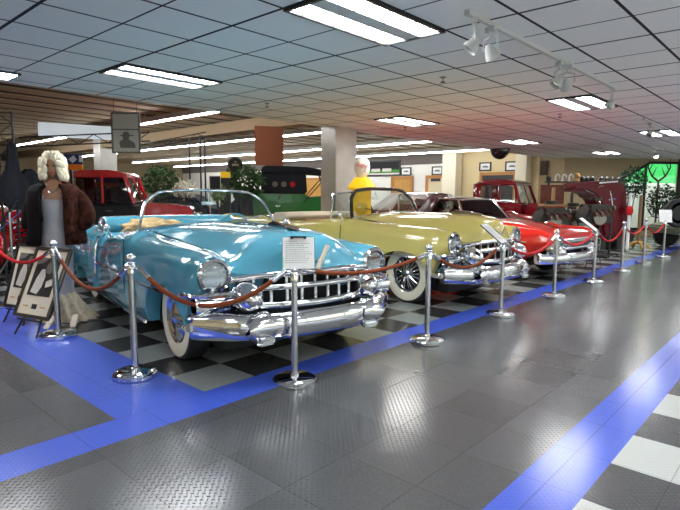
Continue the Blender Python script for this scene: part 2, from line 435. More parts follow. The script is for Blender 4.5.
# ================================================================= CEILING LIGHTS
def light_panel(x, y, label, warm=False, lx=1.22, ly=.616, group=None, parts=True):
    t = empty('ceiling_light', (x+lx/2, y+ly/2, CZ), 0, label, 'ceiling light', group)
    f = MB(); hx, hy = lx/2, ly/2; e = .03
    for c, d in (((0,hy-e/2,-.008),(lx,e,.03)), ((0,-hy+e/2,-.008),(lx,e,.03)), ((hx-e/2,0,-.008),(e,ly-2*e,.03)), ((-hx+e/2,0,-.008),(e,ly-2*e,.03))): f.box(c, d)
    f.build('frame', 'frame_black', t, smooth=False)
    if ly > .5:
        for s in (-1, 1): B((0, s*(hy-e)*.64, -.004), (lx-2*e, (hy-e)*.70, .008)).build('diffuser', 'diffuser_warm' if warm else 'diffuser', t, smooth=False)
        B((0, 0, -.008), (lx-2*e, (hy-e)*.56, .016)).build('centre_strip', 'louver', t, smooth=False)
    else:
        B((0, 0, -.014), (lx-2*e, ly-2*e, .028)).build('diffuser', 'diffuser', t, smooth=False)
    l = MB()
    for k in range(1, 7): l.box((-hx+lx*k/7, 0, -.009), (.014, ly-2*e, .014))
    l.build('louver', 'louver', t, smooth=False)
    return t
LX = [2.708, 7.75, 12.55]; LYs = [2.426, 5.54]
light_panel(2.708, 2.426, 'large recessed light panel at the top of the ceiling, nearest above the blue convertible')
light_panel(2.708, 2.426+5*.616, 'long recessed light panel above the mannequin at upper left')
light_panel(7.588, 2.426, 'recessed light panel beside the far end of the spotlight track')
light_panel(7.588, 2.426+5*.616, 'recessed light panel in front of the steel column', True)
light_panel(12.468, 2.426, 'recessed light panel at the far right near the lit spotlight')
light_panel(12.468, 2.426+5*.616, 'recessed light panel beside the black ceiling dome', True)
light_panel(17.348, 2.426, 'small distant light panel nearest the slanted window')
light_panel(17.348, 2.426+5*.616-.616, 'small distant light panel above the maroon car body')
light_panel(.95, 6.9, 'light panel cut by the left edge at the end of the tiled ceiling', lx=1.22, ly=.4)
for k, x in enumerate((-2.17, 2.708, 7.588, 12.468, 17.348)):
    for yy in (-.66, -3.73):
        light_panel(x, yy, 'recessed light panel in the ceiling behind the camera', group='light panels behind the camera')
light_panel(-2.17, 2.426, 'recessed light panel in the ceiling behind the camera', group='light panels behind the camera')
light_panel(-2.17, 5.51, 'recessed light panel in the ceiling behind the camera', group='light panels behind the camera')
# strip lights in the open deck, running away from the camera
def strip_light(x, y0, y1, label):
    t = empty('strip_light', (x, (y0+y1)/2, 3.05), 0, label, 'strip light', 'fluorescent strip lights under the deck ceiling')
    B((0,0,.05), (.09, y1-y0, .11)).build('housing', 'track_white', t, smooth=False)
    hg = MB()
    for k in range(5): hg.tube([(0,(y1-y0)*(k/4-.5)*.94,.10),(0,(y1-y0)*(k/4-.5)*.94,.202)], .008, 6)
    hg.build('hangers', 'track_white', t)
    MB().tube([(0,-(y1-y0)/2+.02,-.02),(0,(y1-y0)/2-.02,-.02)], .020, 8).build('tube', 'tube', t)
    return t
strip_light(6.35, 8.4, 22, 'nearest bright strip light, crossing left of the brown hanging board')
strip_light(10.2, 8.2, 26, 'second strip light from the front, passing behind the brown board')
strip_light(14.0, 8.3, 28, 'third strip light, running above the egg-shaped globe')
strip_light(17.7, 8.4, 30, 'farthest strip light, just in front of the cream wall')
# sprinklers
for (px, py), lb in zip(((443,77),(267,103),(405,127),(560,114)), ('near the spotlight track', 'left of the steel column, above the brown board', 'right of the steel column', 'above the engines and maroon car body')):
    p = at_Z(px, py, CZ)
    t = empty('fire_sprinkler', (p.x, p.y, CZ), 0, 'small ceiling fire sprinkler '+lb, 'sprinkler', 'ceiling sprinklers')
    MB().lathe([(.04,0),(.04,-.006),(.012,-.012),(.012,-.05),(.0001,-.05)], 12).build('body', 'steel', t)
    MB().lathe([(.0001,-.06),(.03,-.056),(.03,-.062),(.0001,-.066)], 12).build('deflector', 'frame_black', t)
p = at_Z(500, 149, CZ)
t = tag(MB().lathe([(.30,0),(.30,-.03)] + [(.27*math.cos(a), -.03-.27*math.sin(a)) for a in [PI/2*k/10 for k in range(10)]] + [(.0001,-.30)], 32).build('ceiling_dome', 'smoke_dome'), 'black hemispherical dome hanging from the ceiling above the red pickup', 'dome'); t.location = (p.x, p.y, CZ)
# track with spotlights
def spot_head(x, y, ang, label, lit=False):
    t = empty('spotlight', (x, y, CZ-.035), ang, label, 'spotlight', 'white track spotlights')
    MB().box((0,0,-.02),(.10,.035,.04)).tube([(0,0,-.03),(0,0,-.08)], .012, 8).build('adapter', 'track_white', t)
    MB().tube([(-.075,0,-.17),(-.075,0,-.09),(0,0,-.075),(.075,0,-.09),(.075,0,-.17)], .007, 6).build('bracket', 'track_white', t)
    m = Matrix.Translation((0,0,-.18)) @ Matrix.Rotation(R(38), 4, 'X')
    MB().lathe([(.0001,.05),(.02,.045),(.035,.02),(.055,-.03),(.062,-.06),(.056,-.06),(.045,-.02),(.0001,-.01)], 20).xf(m).build('housing', 'track_white', t)
    MB().lathe([(.0001,-.045),(.046,-.045),(.046,-.04),(.0001,-.035)], 16).xf(m).build('lens', 'bulb' if lit else 'lens', t)
    return t
def track(x0, x1, y, label):
    t = empty('light_track', (x0, y, CZ), 0, label, 'light track')
    B(((x1-x0)/2,0,-.0175), (x1-x0,.035,.035)).build('rail', 'track_white', t, smooth=False)
    B((.03,0,-.02), (.05,.045,.036)).build('end_feed', 'track_white', t, smooth=False)
track(3.6, 7.3, 2.05, 'long white spotlight track on the ceiling, nearest the camera')
track(10.4, 12.2, 2.45, 'shorter white spotlight track farther away at the right')
track(16.2, 17.6, 3.6, 'most distant spotlight track, the one with the lit lamp')
spot_head(3.72, 2.05, .6, 'first spotlight at the near end of the long track')
spot_head(3.98, 2.05, -1.9, 'second spotlight from the near end, close beside the first one')
spot_head(5.42, 2.05, .9, 'left one of the two spotlights in the middle of the long track')
spot_head(5.62, 2.05, -1.4, 'right one of the two spotlights in the middle of the long track')
spot_head(7.15, 2.05, .4, 'last spotlight at the far end of the long track')
spot_head(10.9, 2.45, 1., 'unlit spotlight on the shorter farther track')
spot_head(16.8, 3.6, 2.4, 'distant lit spotlight glowing warm at the right edge', True)
# ================================================================= CARS
def pchip(xs, ys, x):
    xs = np.array(xs, float); ys = np.array(ys, float)
    h = np.diff(xs); d = np.diff(ys, axis=0)/h[:, None]
    m = np.zeros_like(ys); m[0] = d[0]; m[-1] = d[-1]
    for i in range(1, len(xs)-1):
        a, b = d[i-1], d[i]; ok = a*b > 0
        w1, w2 = 2*h[i]+h[i-1], h[i]+2*h[i-1]
        with np.errstate(divide='ignore', invalid='ignore'): hm = (w1+w2)/(w1/a+w2/b)
        m[i] = np.where(ok, np.nan_to_num(hm), 0)
    i = int(min(max(np.searchsorted(xs, x)-1, 0), len(xs)-2)); t = (x-xs[i])/h[i]
    return (2*t**3-3*t**2+1)*ys[i] + (t**3-2*t**2+t)*h[i]*m[i] + (-2*t**3+3*t**2)*ys[i+1] + (t**3-t**2)*h[i]*m[i+1]
def crom(P, n):
    out = []; K = len(P)
    for i in range(K-1):
        p0 = P[i-1] if i else 2*P[0]-P[1]; p1, p2 = P[i], P[i+1]; p3 = P[i+2] if i+2 < K else 2*P[-1]-P[-2]
        for k in range(n):
            t = k/n; out.append(.5*((2*p1)+(-p0+p2)*t+(2*p0-5*p1+4*p2-p3)*t*t+(-p0+3*p1-3*p2+p3)*t**3))
    out.append(P[-1]); return out
def sec(W, zr, zsh, ztop, yv, zv, hs, hc, zm=.5, yc=None):
    return [(W-.14, zr-.02), (W-.03, zr), (W, max(zm, zr+.06)), (W-.005, max(.72, zr+.14)), (W-.045, zsh), ((W-.19) if yc is None else yc, ztop), (yv, zv), (.42, hs), (.22, hc-.015), (0, hc)]
def loft_body(name, keys, arches, material, parent, bow=None, cockpit=None, step=.04, interior_from=6, cap='front'):
    """keys: (x, ten (y,z) points from sill to centre line); both sides in one skin"""
    keys = sorted(keys, key=lambda k: k[0])
    xs = [k[0] for k in keys]; ys = [np.array(k[1]).ravel() for k in keys]
    S = set(xs); x = xs[0]
    while x < xs[-1]: S.add(round(x, 4)); x += step
    for (ax, aw, at_) in arches:
        for q in (-1, -.985, -.95, -.88, .88, .95, .985, 1): S.add(round(ax+q*aw, 4))
    S = sorted(S); rows = []; ns = 5
    for s in S:
        P = pchip(xs, ys, s).reshape(-1, 2)
        z_a = 0
        for (ax, aw, at_) in arches:
            u = abs(s-ax)/aw
            if u < 1: z_a = max(z_a, .22+(at_-.22)*(1-u**2.4)**(1/2.2))
        C = crom([np.array(p) for p in P], ns); row = []
        for (y, z) in C:
            dx = bow(s, y) if bow else 0
            row.append((s+dx, max(y, 0), max(z, z_a)))
        full = row + [(a, -b, c) for a, b, c in row[-2::-1]]
        rows.append(full)
    mb = MB(); n = len(rows[0]); vs = [p for r in rows for p in r]; o = 0
    mb.v = [tuple(v) for v in vs]
    for i in range(len(rows)-1):
        inside = cockpit and cockpit[0] < (S[i]+S[i+1])/2 < cockpit[1]
        for k in range(n-1):
            kk = min(k, n-2-k)
            mb.f.append([i*n+k, i*n+k+1, (i+1)*n+k+1, (i+1)*n+k]); mb.mi.append(1 if (inside and kk >= interior_from*ns) else 0)
    if cap == 'front': mb.f.append([(len(rows)-1)*n+k for k in range(n)]); mb.mi.append(0)
    mb.f.append(list(range(n))); mb.mi.append(0)
    return mb.build(name, material, parent, auto=50)
def make_wheel(parent, x, y, side, r=.37, ww=True, wire=False, turn=0):
    """side -1 = outer face towards -y"""
    m = Matrix.Translation((x, y, r)) @ Matrix.Rotation(turn, 4, 'Z') @ Matrix.Scale(side, 4, (0,1,0))
    k = r/.37
    P = [(.20*k,.07),(.235*k,.088),(.33*k,.095),(.358*k,.082),(.37*k,.05),(.37*k,-.05),(.358*k,-.085),(.30*k,-.10),(.20*k,-.09)]
    w = MB().lathe(P, 48, axis='Y', cap=False).xf(m).build('tire', 'rubber', parent)
    if ww: MB().lathe([(.225*k,.0885),(.24*k,.094),(.33*k,.1005),(.338*k,.0965)], 48, axis='Y', cap=False).xf(m).build('whitewall', 'whitewall', w)
    if wire:
        b = MB().lathe([(.20*k,.02),(.225*k,.088),(.232*k,.092),(.218*k,.078),(.19*k,.02)], 40, axis='Y', cap=False).xf(m).build('rim', 'chrome', w)
        MB().lathe([(.2*k,.0),(.0001,-.01)], 32, axis='Y').xf(m).build('backing', 'black_matte', w)
        sp = MB()
        for i in range(40):
            a = 2*PI*i/40; a2 = a + (.28 if i % 2 else -.28)
            sp.tube([m @ Vector((.05*math.cos(a), .09, .05*math.sin(a))), m @ Vector((.205*k*math.cos(a2), .045 if i % 4 < 2 else .07, .205*k*math.sin(a2)))], .004, 5, caps=False)
        sp.build('spokes', 'chrome', w)
        MB().lathe([(.065*k,.06),(.06*k,.10),(.04*k,.118),(.0001,.122)], 24, axis='Y').xf(m).build('hub', 'chrome', w)
    else:
        MB().lathe([(.232*k,.084),(.222*k,.098),(.20*k,.088),(.15*k,.10),(.13*k,.092),(.09*k,.11),(.0001,.125)], 40, axis='Y').xf(m).build('hubcap', 'chrome', w)
    return w
def bowbar(fn, yr, section, n=40):
    """sweep a closed (dx,dz) section along y in yr; fn(y)->(x,z,scale)"""
    rows = []
    for i in range(n+1):
        y = yr[0]+(yr[1]-yr[0])*i/n; x, z, sc = fn(y)
        rows.append([(x+a*sc, y, z+b*sc) for a, b in section])
    mb = MB().grid(rows, True); k = len(section)
    mb.add(rows[0], [tuple(range(k))]); mb.add(rows[-1], [tuple(range(k))])
    return mb
def rsec(w, h, n=14, p=2.6):
    o = []
    for k in range(n):
        a = 2*PI*k/n; c, s = math.cos(a), math.sin(a)
        o.append((w/2*math.copysign(abs(c)**(2/p), c), h/2*math.copysign(abs(s)**(2/p), s)))
    return o
def cadillac(loc, theta, label, paint, seat, ws_frame, wire, name='convertible_car', fur=False, vent=False):
    T = empty(name, loc, -PI/2-theta, label, 'car', 'show cars behind the rope')
    fz = .0
    keys = [
     (-4.72, [(.60,.44),(.66,.46),(.70,.56),(.70,.66),(.66,.74),(.56,.78),(.50,.76),(.38,.76),(.2,.77),(0,.77)]),
     (-4.60, sec(.90,.36,.86,.97,.58,.82,.82,.84)),
     (-4.30, sec(.96,.32,.90,1.02,.60,.89,.91,.93)),
     (-3.90, sec(.99,.28,.90,.99,.60,.95,.98,1.0)),
     (-3.15, sec(1.01,.25,.90,.985,.62,.98,1.03,1.05)),
     (-3.02, [(.87,.23),(.98,.25),(1.01,.5),(1.0,.72),(.96,.89),(.84,.97),(.74,.965),(.62,.88),(.4,.86),(0,.86)]),
     (-2.95, [(.87,.23),(.98,.25),(1.01,.5),(1.0,.72),(.96,.88),(.85,.955),(.76,.94),(.70,.60),(.5,.46),(0,.46)]),
     (-2.50, [(.86,.23),(.98,.25),(1.005,.5),(1.0,.72),(.955,.87),(.86,.945),(.77,.93),(.72,.60),(.5,.40),(0,.40)]),
     (-2.43, [(.84,.23),(.965,.25),(.985,.5),(.98,.72),(.93,.86),(.85,.925),(.77,.92),(.72,.60),(.5,.38),(0,.38)]),
     (-2.36, [(.83,.23),(.945,.25),(.965,.5),(.96,.72),(.91,.86),(.84,.925),(.77,.92),(.72,.60),(.5,.36),(0,.36)]),
     (-1.70, [(.83,.23),(.945,.25),(.965,.5),(.96,.74),(.92,.90),(.84,.97),(.77,.965),(.72,.60),(.5,.34),(0,.34)]),
     (-1.22, [(.83,.23),(.95,.25),(.97,.5),(.965,.75),(.93,.92),(.84,1.01),(.77,1.01),(.70,.70),(.5,.50),(0,.48)]),
     (-1.14, [(.83,.23),(.95,.25),(.97,.5),(.965,.75),(.93,.92),(.84,1.015),(.76,1.03),(.60,1.06),(.4,1.08),(0,1.085)]),
     (-1.00, sec(.97,.25,.91,1.005,.68,1.03,1.085,1.12)),
     (-.55, sec(.975,.27,.90,.99,.63,.985,1.075,1.135)),
     (0, sec(.975,.30,.895,.98,.60,.945,1.06,1.135)),
     (.32, sec(.965,.33,.885,.97,.59,.93,1.055,1.13)),
     (.44, [(.83,.42),(.93,.44),(.957,.56),(.952,.72),(.90,.885),(.77,.965),(.58,.91),(.42,1.03),(.22,1.10),(0,1.115)]),
     (.54, [(.80,.60),(.90,.62),(.945,.67),(.94,.77),(.89,.90),(.765,.96),(.60,.895),(.42,1.0),(.22,1.075),(0,1.09)]),
     (.61, [(.74,.655),(.85,.65),(.925,.70),(.93,.79),(.88,.905),(.765,.955),(.62,.875),(.42,.95),(.22,1.03),(0,1.045)]),
     (.65, [(.70,.67),(.81,.665),(.90,.71),(.918,.80),(.875,.905),(.765,.95),(.63,.86),(.42,.88),(.22,.955),(0,.965)]),
     (.68, [(.70,.68),(.80,.675),(.89,.715),(.908,.80),(.868,.895),(.765,.94),(.64,.82),(.42,.805),(.22,.82),(0,.825)]),
    ]
    def bow(s, y):
        t = min(max((s-.1)/.5, 0), 1); t = t*t*(3-2*t)
        return t*.17*max(0, 1-(y/.66)**2)
    body = loft_body('body', keys, [(0,.47,.67),(-3.2,.40,.46)], [paint, seat], T, bow, (-3.02,-1.14), cap='rear')
    for sy in (-1, 1):
        MB().lathe([(.0001,.30),(.138,.30),(.142,.60),(.138,.665),(.122,.67),(.115,.58),(.0001,.57)], 32, (0, sy*.775, .805), 'X').build('headlight_pod', paint, T)
        MB().grid([[(.69+.15*max(0,1-(y/.66)**2), sy*y, .81),(.66, sy*y, .62)] for y in (.66,.60,.5,.4)]).build('nose_panel', paint, T)
    MB().box((-2.0,0,.28),(4.6,1.6,.14)).box((.35,0,.45),(.36,1.3,.55)).build('underbody', 'black_matte', body, smooth=False)
    # wheel house linings
    wh = MB()
    for sx, rr in ((0,.43),(-3.2,.40)):
        for sy in (-1, 1): wh.box((sx, sy*.58, .50), (rr*2, .05, .38)).box((sx, sy*.75, .675), (rr*1.6, .30, .012))
    wh.build('wheel_housing', 'black_matte', body, smooth=False)
    tr = .0
    for sx in (0, -3.2):
        for sy in (-1, 1): make_wheel(T, sx, sy*.755, sy, .37, True, wire)
    # headlights
    for sy in (-1, 1):
        h = MB().lathe([(.130,-.12),(.136,-.02),(.130,.02),(.108,.03),(.10,.0)], 36, (.67, sy*.775, .805), 'X', cap=False).build('headlight_bezel', 'chrome', T)
        MB().lathe([(.104,.005),(.10,.015),(.08,.028),(.04,.038),(.0001,.042)], 32, (.67, sy*.775, .805), 'X').build('lens', 'lens', h)
        MB().lathe([(.105,.0),(.08,-.03),(.04,-.055),(.0001,-.06)], 24, (.67, sy*.775, .805), 'X').build('reflector', 'chrome', h)
        # parking lamp housing under the headlight
        p = MB()
        p.grid([[(.66+.06*math.cos(a), sy*(.80+.135*q), .585+.075*math.sin(a)) for a in [2*PI*k/16 for k in range(16)]] for q in (-1,-.9,-.3,.3,.9,1)], True)
        p.build('parking_lamp_housing', 'chrome', T)
        MB().lathe([(.05,0),(.045,.02),(.0001,.03)], 20, (.70, sy*.80, .585), 'X', sy=1.).build('parking_lamp', 'lens', T)
        # chrome strip below the headlight sweeping back to the wheel arch
        MB().tube([(.44,sy*.955,.64),(.56,sy*.965,.655),(.66,sy*.94,.66),(.73,sy*.86,.665),(.765,sy*.74,.67),(.775,sy*.62,.675)], .022, 8).build('fender_trim', 'chrome', T)
    # grille: header bar, two rows, vertical teeth
    gx = lambda y: .70+.17*(1-(y/.66)**2)
    MB().box((.58,0,.58),(.14,1.40,.36)).build('grille_recess', 'black_matte', T, smooth=False)
    bowbar(lambda y: (gx(y), .805-.05*abs(y/.72)**3, 1), (-.66,.66), rsec(.07,.05)).build('grille_header', 'chrome', T)
    bowbar(lambda y: (gx(y)+.02, .705-.02*abs(y/.7)**3, 1), (-.64,.64), rsec(.07,.05)).build('grille_bar', 'chrome', T)
    bowbar(lambda y: (gx(y)+.03, .565, 1), (-.64,.64), rsec(.08,.06)).build('grille_bar', 'chrome', T)
    for k in range(-4, 5):
        y = k*.125
        MB().box((gx(y)-.01,y,.75),(.025,.022,.07)).build('grille_tooth', 'chrome', T, bevel=.006)
        MB().box((gx(y)-.0,y,.64),(.03,.024,.12)).build('grille_tooth', 'chrome', T, bevel=.006)
    # bumper: wrapped blade with raised gull-wing guards
    def bx(y): return .95-.36*abs(y/.98)**3.0
    bs = [(.055,0),(.05,.05),(.03,.085),(0,.10),(-.02,.08),(-.01,0),(-.02,-.08),(0,-.10),(.03,-.085),(.05,-.05)]
    bowbar(lambda y: (bx(y), .415+.02*abs(y)**2, 1.02), (-.95,.95), bs, 64).build('bumper', 'chrome', T)
    for sy in (-1, 1):
        MB().tube([(bx(.95)-.01,sy*.93,.42),(.45,sy*.95,.42),(.40,sy*.945,.42)], [.075,.06,.03], 10, flat=.5).build('bumper_end', 'chrome', T)
        c = (.70, sy*.56)
        g = MB().lathe([(.115,-.18),(.122,-.02),(.118,.05),(.10,.11),(.065,.16),(.03,.185),(.0001,.192)], 28, (c[0]+.06,c[1],.635), 'X').build('bumper_bullet', 'chrome', T)
        MB().grid([[(.905+.085*math.cos(a), sy*(.50+q*wq), .42+hh*math.sin(a)) for a in [2*PI*k/16 for k in range(16)]] for q, wq, hh in ((-1,.05,.05),(-.9,.08,.09),(-.4,.10,.12),(.3,.10,.12),(.9,.11,.09),(1,.14,.04))], True).build('bumper_guard', 'chrome', T)
        MB().box((.955,sy*.50,.325),(.09,.15,.06), rz=-sy*.1).build('guard_foot', 'chrome', T, bevel=.02)
        # winged outer bumper section
        rows = []
        for i in range(13):
            q = i/12; y = sy*(.60+.35*q); x = .945-.36*abs((.60+.35*q)/.98)**3.0
            hh = .02+.050*math.sin(PI*min(1, .25+q*.70))
            rows.append([(x+.055*math.cos(a), y, .455+.03*q+hh*math.sin(a)) for a in [2*PI*k/14 for k in range(14)]])
        m_ = MB().grid(rows, True); m_.add(rows[0], [tuple(range(14))]); m_.add(rows[-1], [tuple(range(14))])
        m_.build('bumper_wing', 'chrome', T)
    bowbar(lambda y: (.80, .31, 1), (-.55,.55), rsec(.08,.04)).build('lower_valance', 'steel', T)
    # number plate area + emblem V on the nose
    MB().tube([(.845,-.13,.95),(.885,0,.88),(.845,.13,.95)], .010, 6).build('hood_emblem', 'chrome', T)
    o = MB()
    o.add([(.05,0,1.138),(.18,.012,1.175),(.55,.06,1.135),(.62,0,1.115),(.55,-.06,1.135),(.18,-.012,1.175),(.40,0,1.165),(.25,0,1.11)], [(0,1,5),(1,6,5),(1,2,6),(2,3,6),(3,4,6),(4,5,6),(0,5,4),(4,3,7),(7,3,2),(0,4,7),(0,7,2),(0,2,1)])
    o.build('hood_ornament', 'chrome', T, bevel=.004)
    # seams: hood cut line and door line
    for sy in (-1, 1):
        MB().tube([(-1.02,sy*.70,1.036),(-.55,sy*.655,.99),(0,sy*.625,.955),(.3,sy*.62,.918),(.46,sy*.62,.895),(.60,sy*.64,.868),(.66,sy*.66,.80)], .005, 6).build('hood_seam', 'black_matte', T)
        MB().tube([(-1.12,sy*.967,.95),(-1.13,sy*.972,.72),(-1.14,sy*.975,.5),(-1.16,sy*.955,.27)], .005, 6).build('door_seam', 'black_matte', T)
        MB().tube([(-1.0,sy*.985,.60),(-.5,sy*.985,.60),(.35,sy*.972,.61)], .012, 6).build('side_spear', 'chrome', T)
        MB().tube([(-2.38,sy*.985,.60),(-1.2,sy*.982,.60)], .012, 6).build('side_spear', 'chrome', T)
        MB().tube([(-.45,sy*.975,.26),(-1.2,sy*.967,.245),(-2.3,sy*.967,.245),(-2.8,sy*.99,.245)], .018, 6).build('sill_trim', 'chrome', T)
        # false air scoop on the rear fender
        MB().tube([(-2.40,sy*.86,.94),(-2.385,sy*.935,.895),(-2.38,sy*.975,.78),(-2.385,sy*.99,.60),(-2.42,sy*.985,.40)], .02, 8).build('rear_fender_scoop', 'chrome', T)
        mm = empty('side_mirror'); mm.parent = T
        mm.location = (-2.0 if (fur and sy < 0) else -1.16, sy*.88, .93 if (fur and sy < 0) else 1.0)
        MB().tube([(0,0,-.02),(0,sy*.02,.05),(-.02,sy*.05,.09)], .010, 8).build('arm', 'chrome', mm)
        MB().lathe([(.0001,.03),(.025,.025),(.040,.01),(.042,-.01),(.0001,-.012)], 20, (-.02,sy*.05,.09), 'X').build('mirror_head', 'chrome', mm)
        MB().tube([(-2.15,sy*.975,.80),(-2.10,sy*1.0,.805),(-2.0,sy*1.0,.805),(-1.95,sy*.975,.80)], .011, 8).build('door_handle', 'chrome', T)
    # windshield
    def wsp(q, t):
        """q in -1..1 across, t 0 bottom..1 top"""
        a = q
        hw = .80-.14*t-.12*max(0,(t-.55)/.45)**2.5
        wrap = abs(a)**3.5
        x = (-1.02-.16*wrap*(1-t*.5)) - t*.34*(1-.25*abs(a)**2) + (.13 if vent else 0)
        z = (1.10-.06*abs(a)**3)*(1-t)+(1.455-.03*abs(a)**3)*t
        return (x, hw*a, z)
    rows = [[wsp(-1+2*i/28, t/12) for i in range(29)] for t in range(13)]
    fr = [wsp(-1, t/10) for t in range(10)]+[wsp(-1+2*i/24, 1) for i in range(25)]+[wsp(1, .9-t/10) for t in range(10)]
    W = MB().tube(fr, .015 if not vent else .026, 8).build('windshield_frame', ws_frame, T)
    MB().grid(rows).build('windshield_glass', 'glass', W)
    MB().tube([wsp(-1+2*i/24, 0) for i in range(25)], .016, 6).build('windshield_base_trim', 'chrome', W)
    if vent:
        for sy in (-1, 1):
            a = Vector(wsp(sy, 0)); b = Vector(wsp(sy*.97, .95))
            c = Vector((-1.48, sy*.78, 1.37)); d = Vector((-1.50, sy*.80, .99))
            v = MB().tube([b, c, d], .014, 8).build('vent_window_frame', 'chrome', T)
            e = Vector((0,sy*.004,0))
            MB().add([a-e, b-e, c-e, d-e, a+e, b+e, c+e, d+e], [(0,1,2,3),(4,5,6,7),(0,1,5,4),(1,2,6,5),(2,3,7,6),(3,0,4,7)]).build('vent_glass', 'glass', v, smooth=False)
    for sy in (-1, 1):
        MB().tube([(-.98,sy*.10,1.125),(-1.02,sy*.30,1.14),(-1.06,sy*.52,1.17)], .007, 6).build('wiper', 'black_matte' if not fur else 'steel', T)
    # steering wheel on the car's left
    mt_ = Matrix.Translation((-1.52, .38, 1.00)) @ Matrix.Rotation(R(-62), 4, 'Y')
    s = MB().tube([mt_ @ Vector((.20*math.cos(a), .20*math.sin(a), 0)) for a in [2*PI*k/32 for k in range(32)]], .012, 8, closed=True)
    for a in (0, PI): s.tube([mt_ @ Vector((0,0,-.02)), mt_ @ Vector((0,.20*math.cos(a),0))], .009, 6)
    s.tube([mt_ @ Vector((0,0,-.02)), mt_ @ Vector((0,0,-.35))], .02, 8)
    s.build('steering_wheel', seat if not vent else 'whitewall', T)
    MB().grid([[(-1.22-.10*math.sin(t*PI/2), y, 1.045-.20*t*t) for t in [k/5 for k in range(6)]] for y in (-.72,-.5,-.2,.2,.5,.72)]).build('dashboard', paint, T)
    B((-1.27,.38,1.02),(.10,.34,.06)).build('instrument_hood', 'steel', T, bevel=.02)
    MB().box((-1.33,0,1.31),(.02,.14,.035)).tube([(-1.30,0,1.33),(-1.33,0,1.42)], .006, 6).build('rear_view_mirror', 'chrome', T, bevel=.005)
    # seats
    f = B((-2.0,0,.56),(.56,1.34,.24)).build('front_seat', seat, T, bevel=.07, seg=3)
    B((-2.27,0,.78),(.16,1.36,.40), ry=-.16).build('front_seat_back', seat, T, bevel=.06, seg=3)
    B((-2.78,0,.74),(.16,1.30,.36), ry=-.16).build('rear_seat_back', seat, T, bevel=.06, seg=3)
    # folded top under its boot
    rows = []
    for i in range(25):
        a = -PI/2+PI*i/24; hw = .83
        y = hw*math.sin(a); xb = -2.62-.45*math.cos(a)**.6 if math.cos(a) > 0 else -2.62
        rr_ = .145 if not vent else .085
        rows.append([(xb+rr_*1.2*math.cos(b), y*(1 if abs(y) > .1 else 1), 1.0+rr_*.8*math.sin(b)) for b in [2*PI*k/14 for k in range(14)]])
    bt = MB().grid(rows, True); bt.add(rows[0], [tuple(range(14))]); bt.add(rows[-1], [tuple(range(14))])
    bt.build('folded_top_boot', paint if not vent else 'mat_cream', T)
    if fur:
        pass
    return T
car1 = cadillac((3.18, 3.86, 0), R(11.5), 'turquoise blue convertible with chrome bullet bumper, nearest the camera', 'blue_paint', 'seat_blue', 'chrome', False, fur=True)
car2 = cadillac((6.56, 3.975, 0), R(3.3), 'pale yellow convertible with black windshield frame and wire wheels', 'yellow_paint', 'seat_tan', 'black_gloss', True, vent=True)
car2.scale = (1,1,1.035)
# tan fur throw on the seat of the blue car
th = R(11.5)
def carpt(c, th, x, y, z=0):
    return Vector((c[0]-x*math.sin(th)+y*math.cos(th), c[1]-x*math.cos(th)-y*math.sin(th), z))
def blob(name, c, size, m, parent=None, amp=.25, freq=4., seed=0, sub=4):
    bm = bmesh.new(); bmesh.ops.create_icosphere(bm, subdivisions=sub, radius=1)
    for v in bm.verts:
        n = noise.noise(v.co*freq+Vector((seed, seed*2.3, 0)))
        n2 = noise.noise(v.co*freq*3+Vector((seed, 0, 3)))
        v.co *= 1+amp*n+amp*.4*n2; v.co = Vector((v.co.x*size[0], v.co.y*size[1], v.co.z*size[2]))
    for f in bm.faces: f.smooth = True
    me = bpy.data.meshes.new(name); bm.to_mesh(me); bm.free(); me.materials.append(M[m])
    o = bpy.data.objects.new(name, me); COL.objects.link(o); o.location = c
    if parent: o.parent = parent
    return o
for (x, y, sx, sy, lb) in ((-2.22,-.34,.22,.36,'shaggy tan fur throw heaped on the near seat back of the blue convertible'),):
    p = carpt((3.18,3.86), th, x, y, .985)
    o = blob('fur_throw', p, (sx, sy, .12), 'fur_tan', amp=.35, freq=2.5, seed=3); o.rotation_euler = (0,0,-PI/2-th); tag(o, lb, 'fur throw')

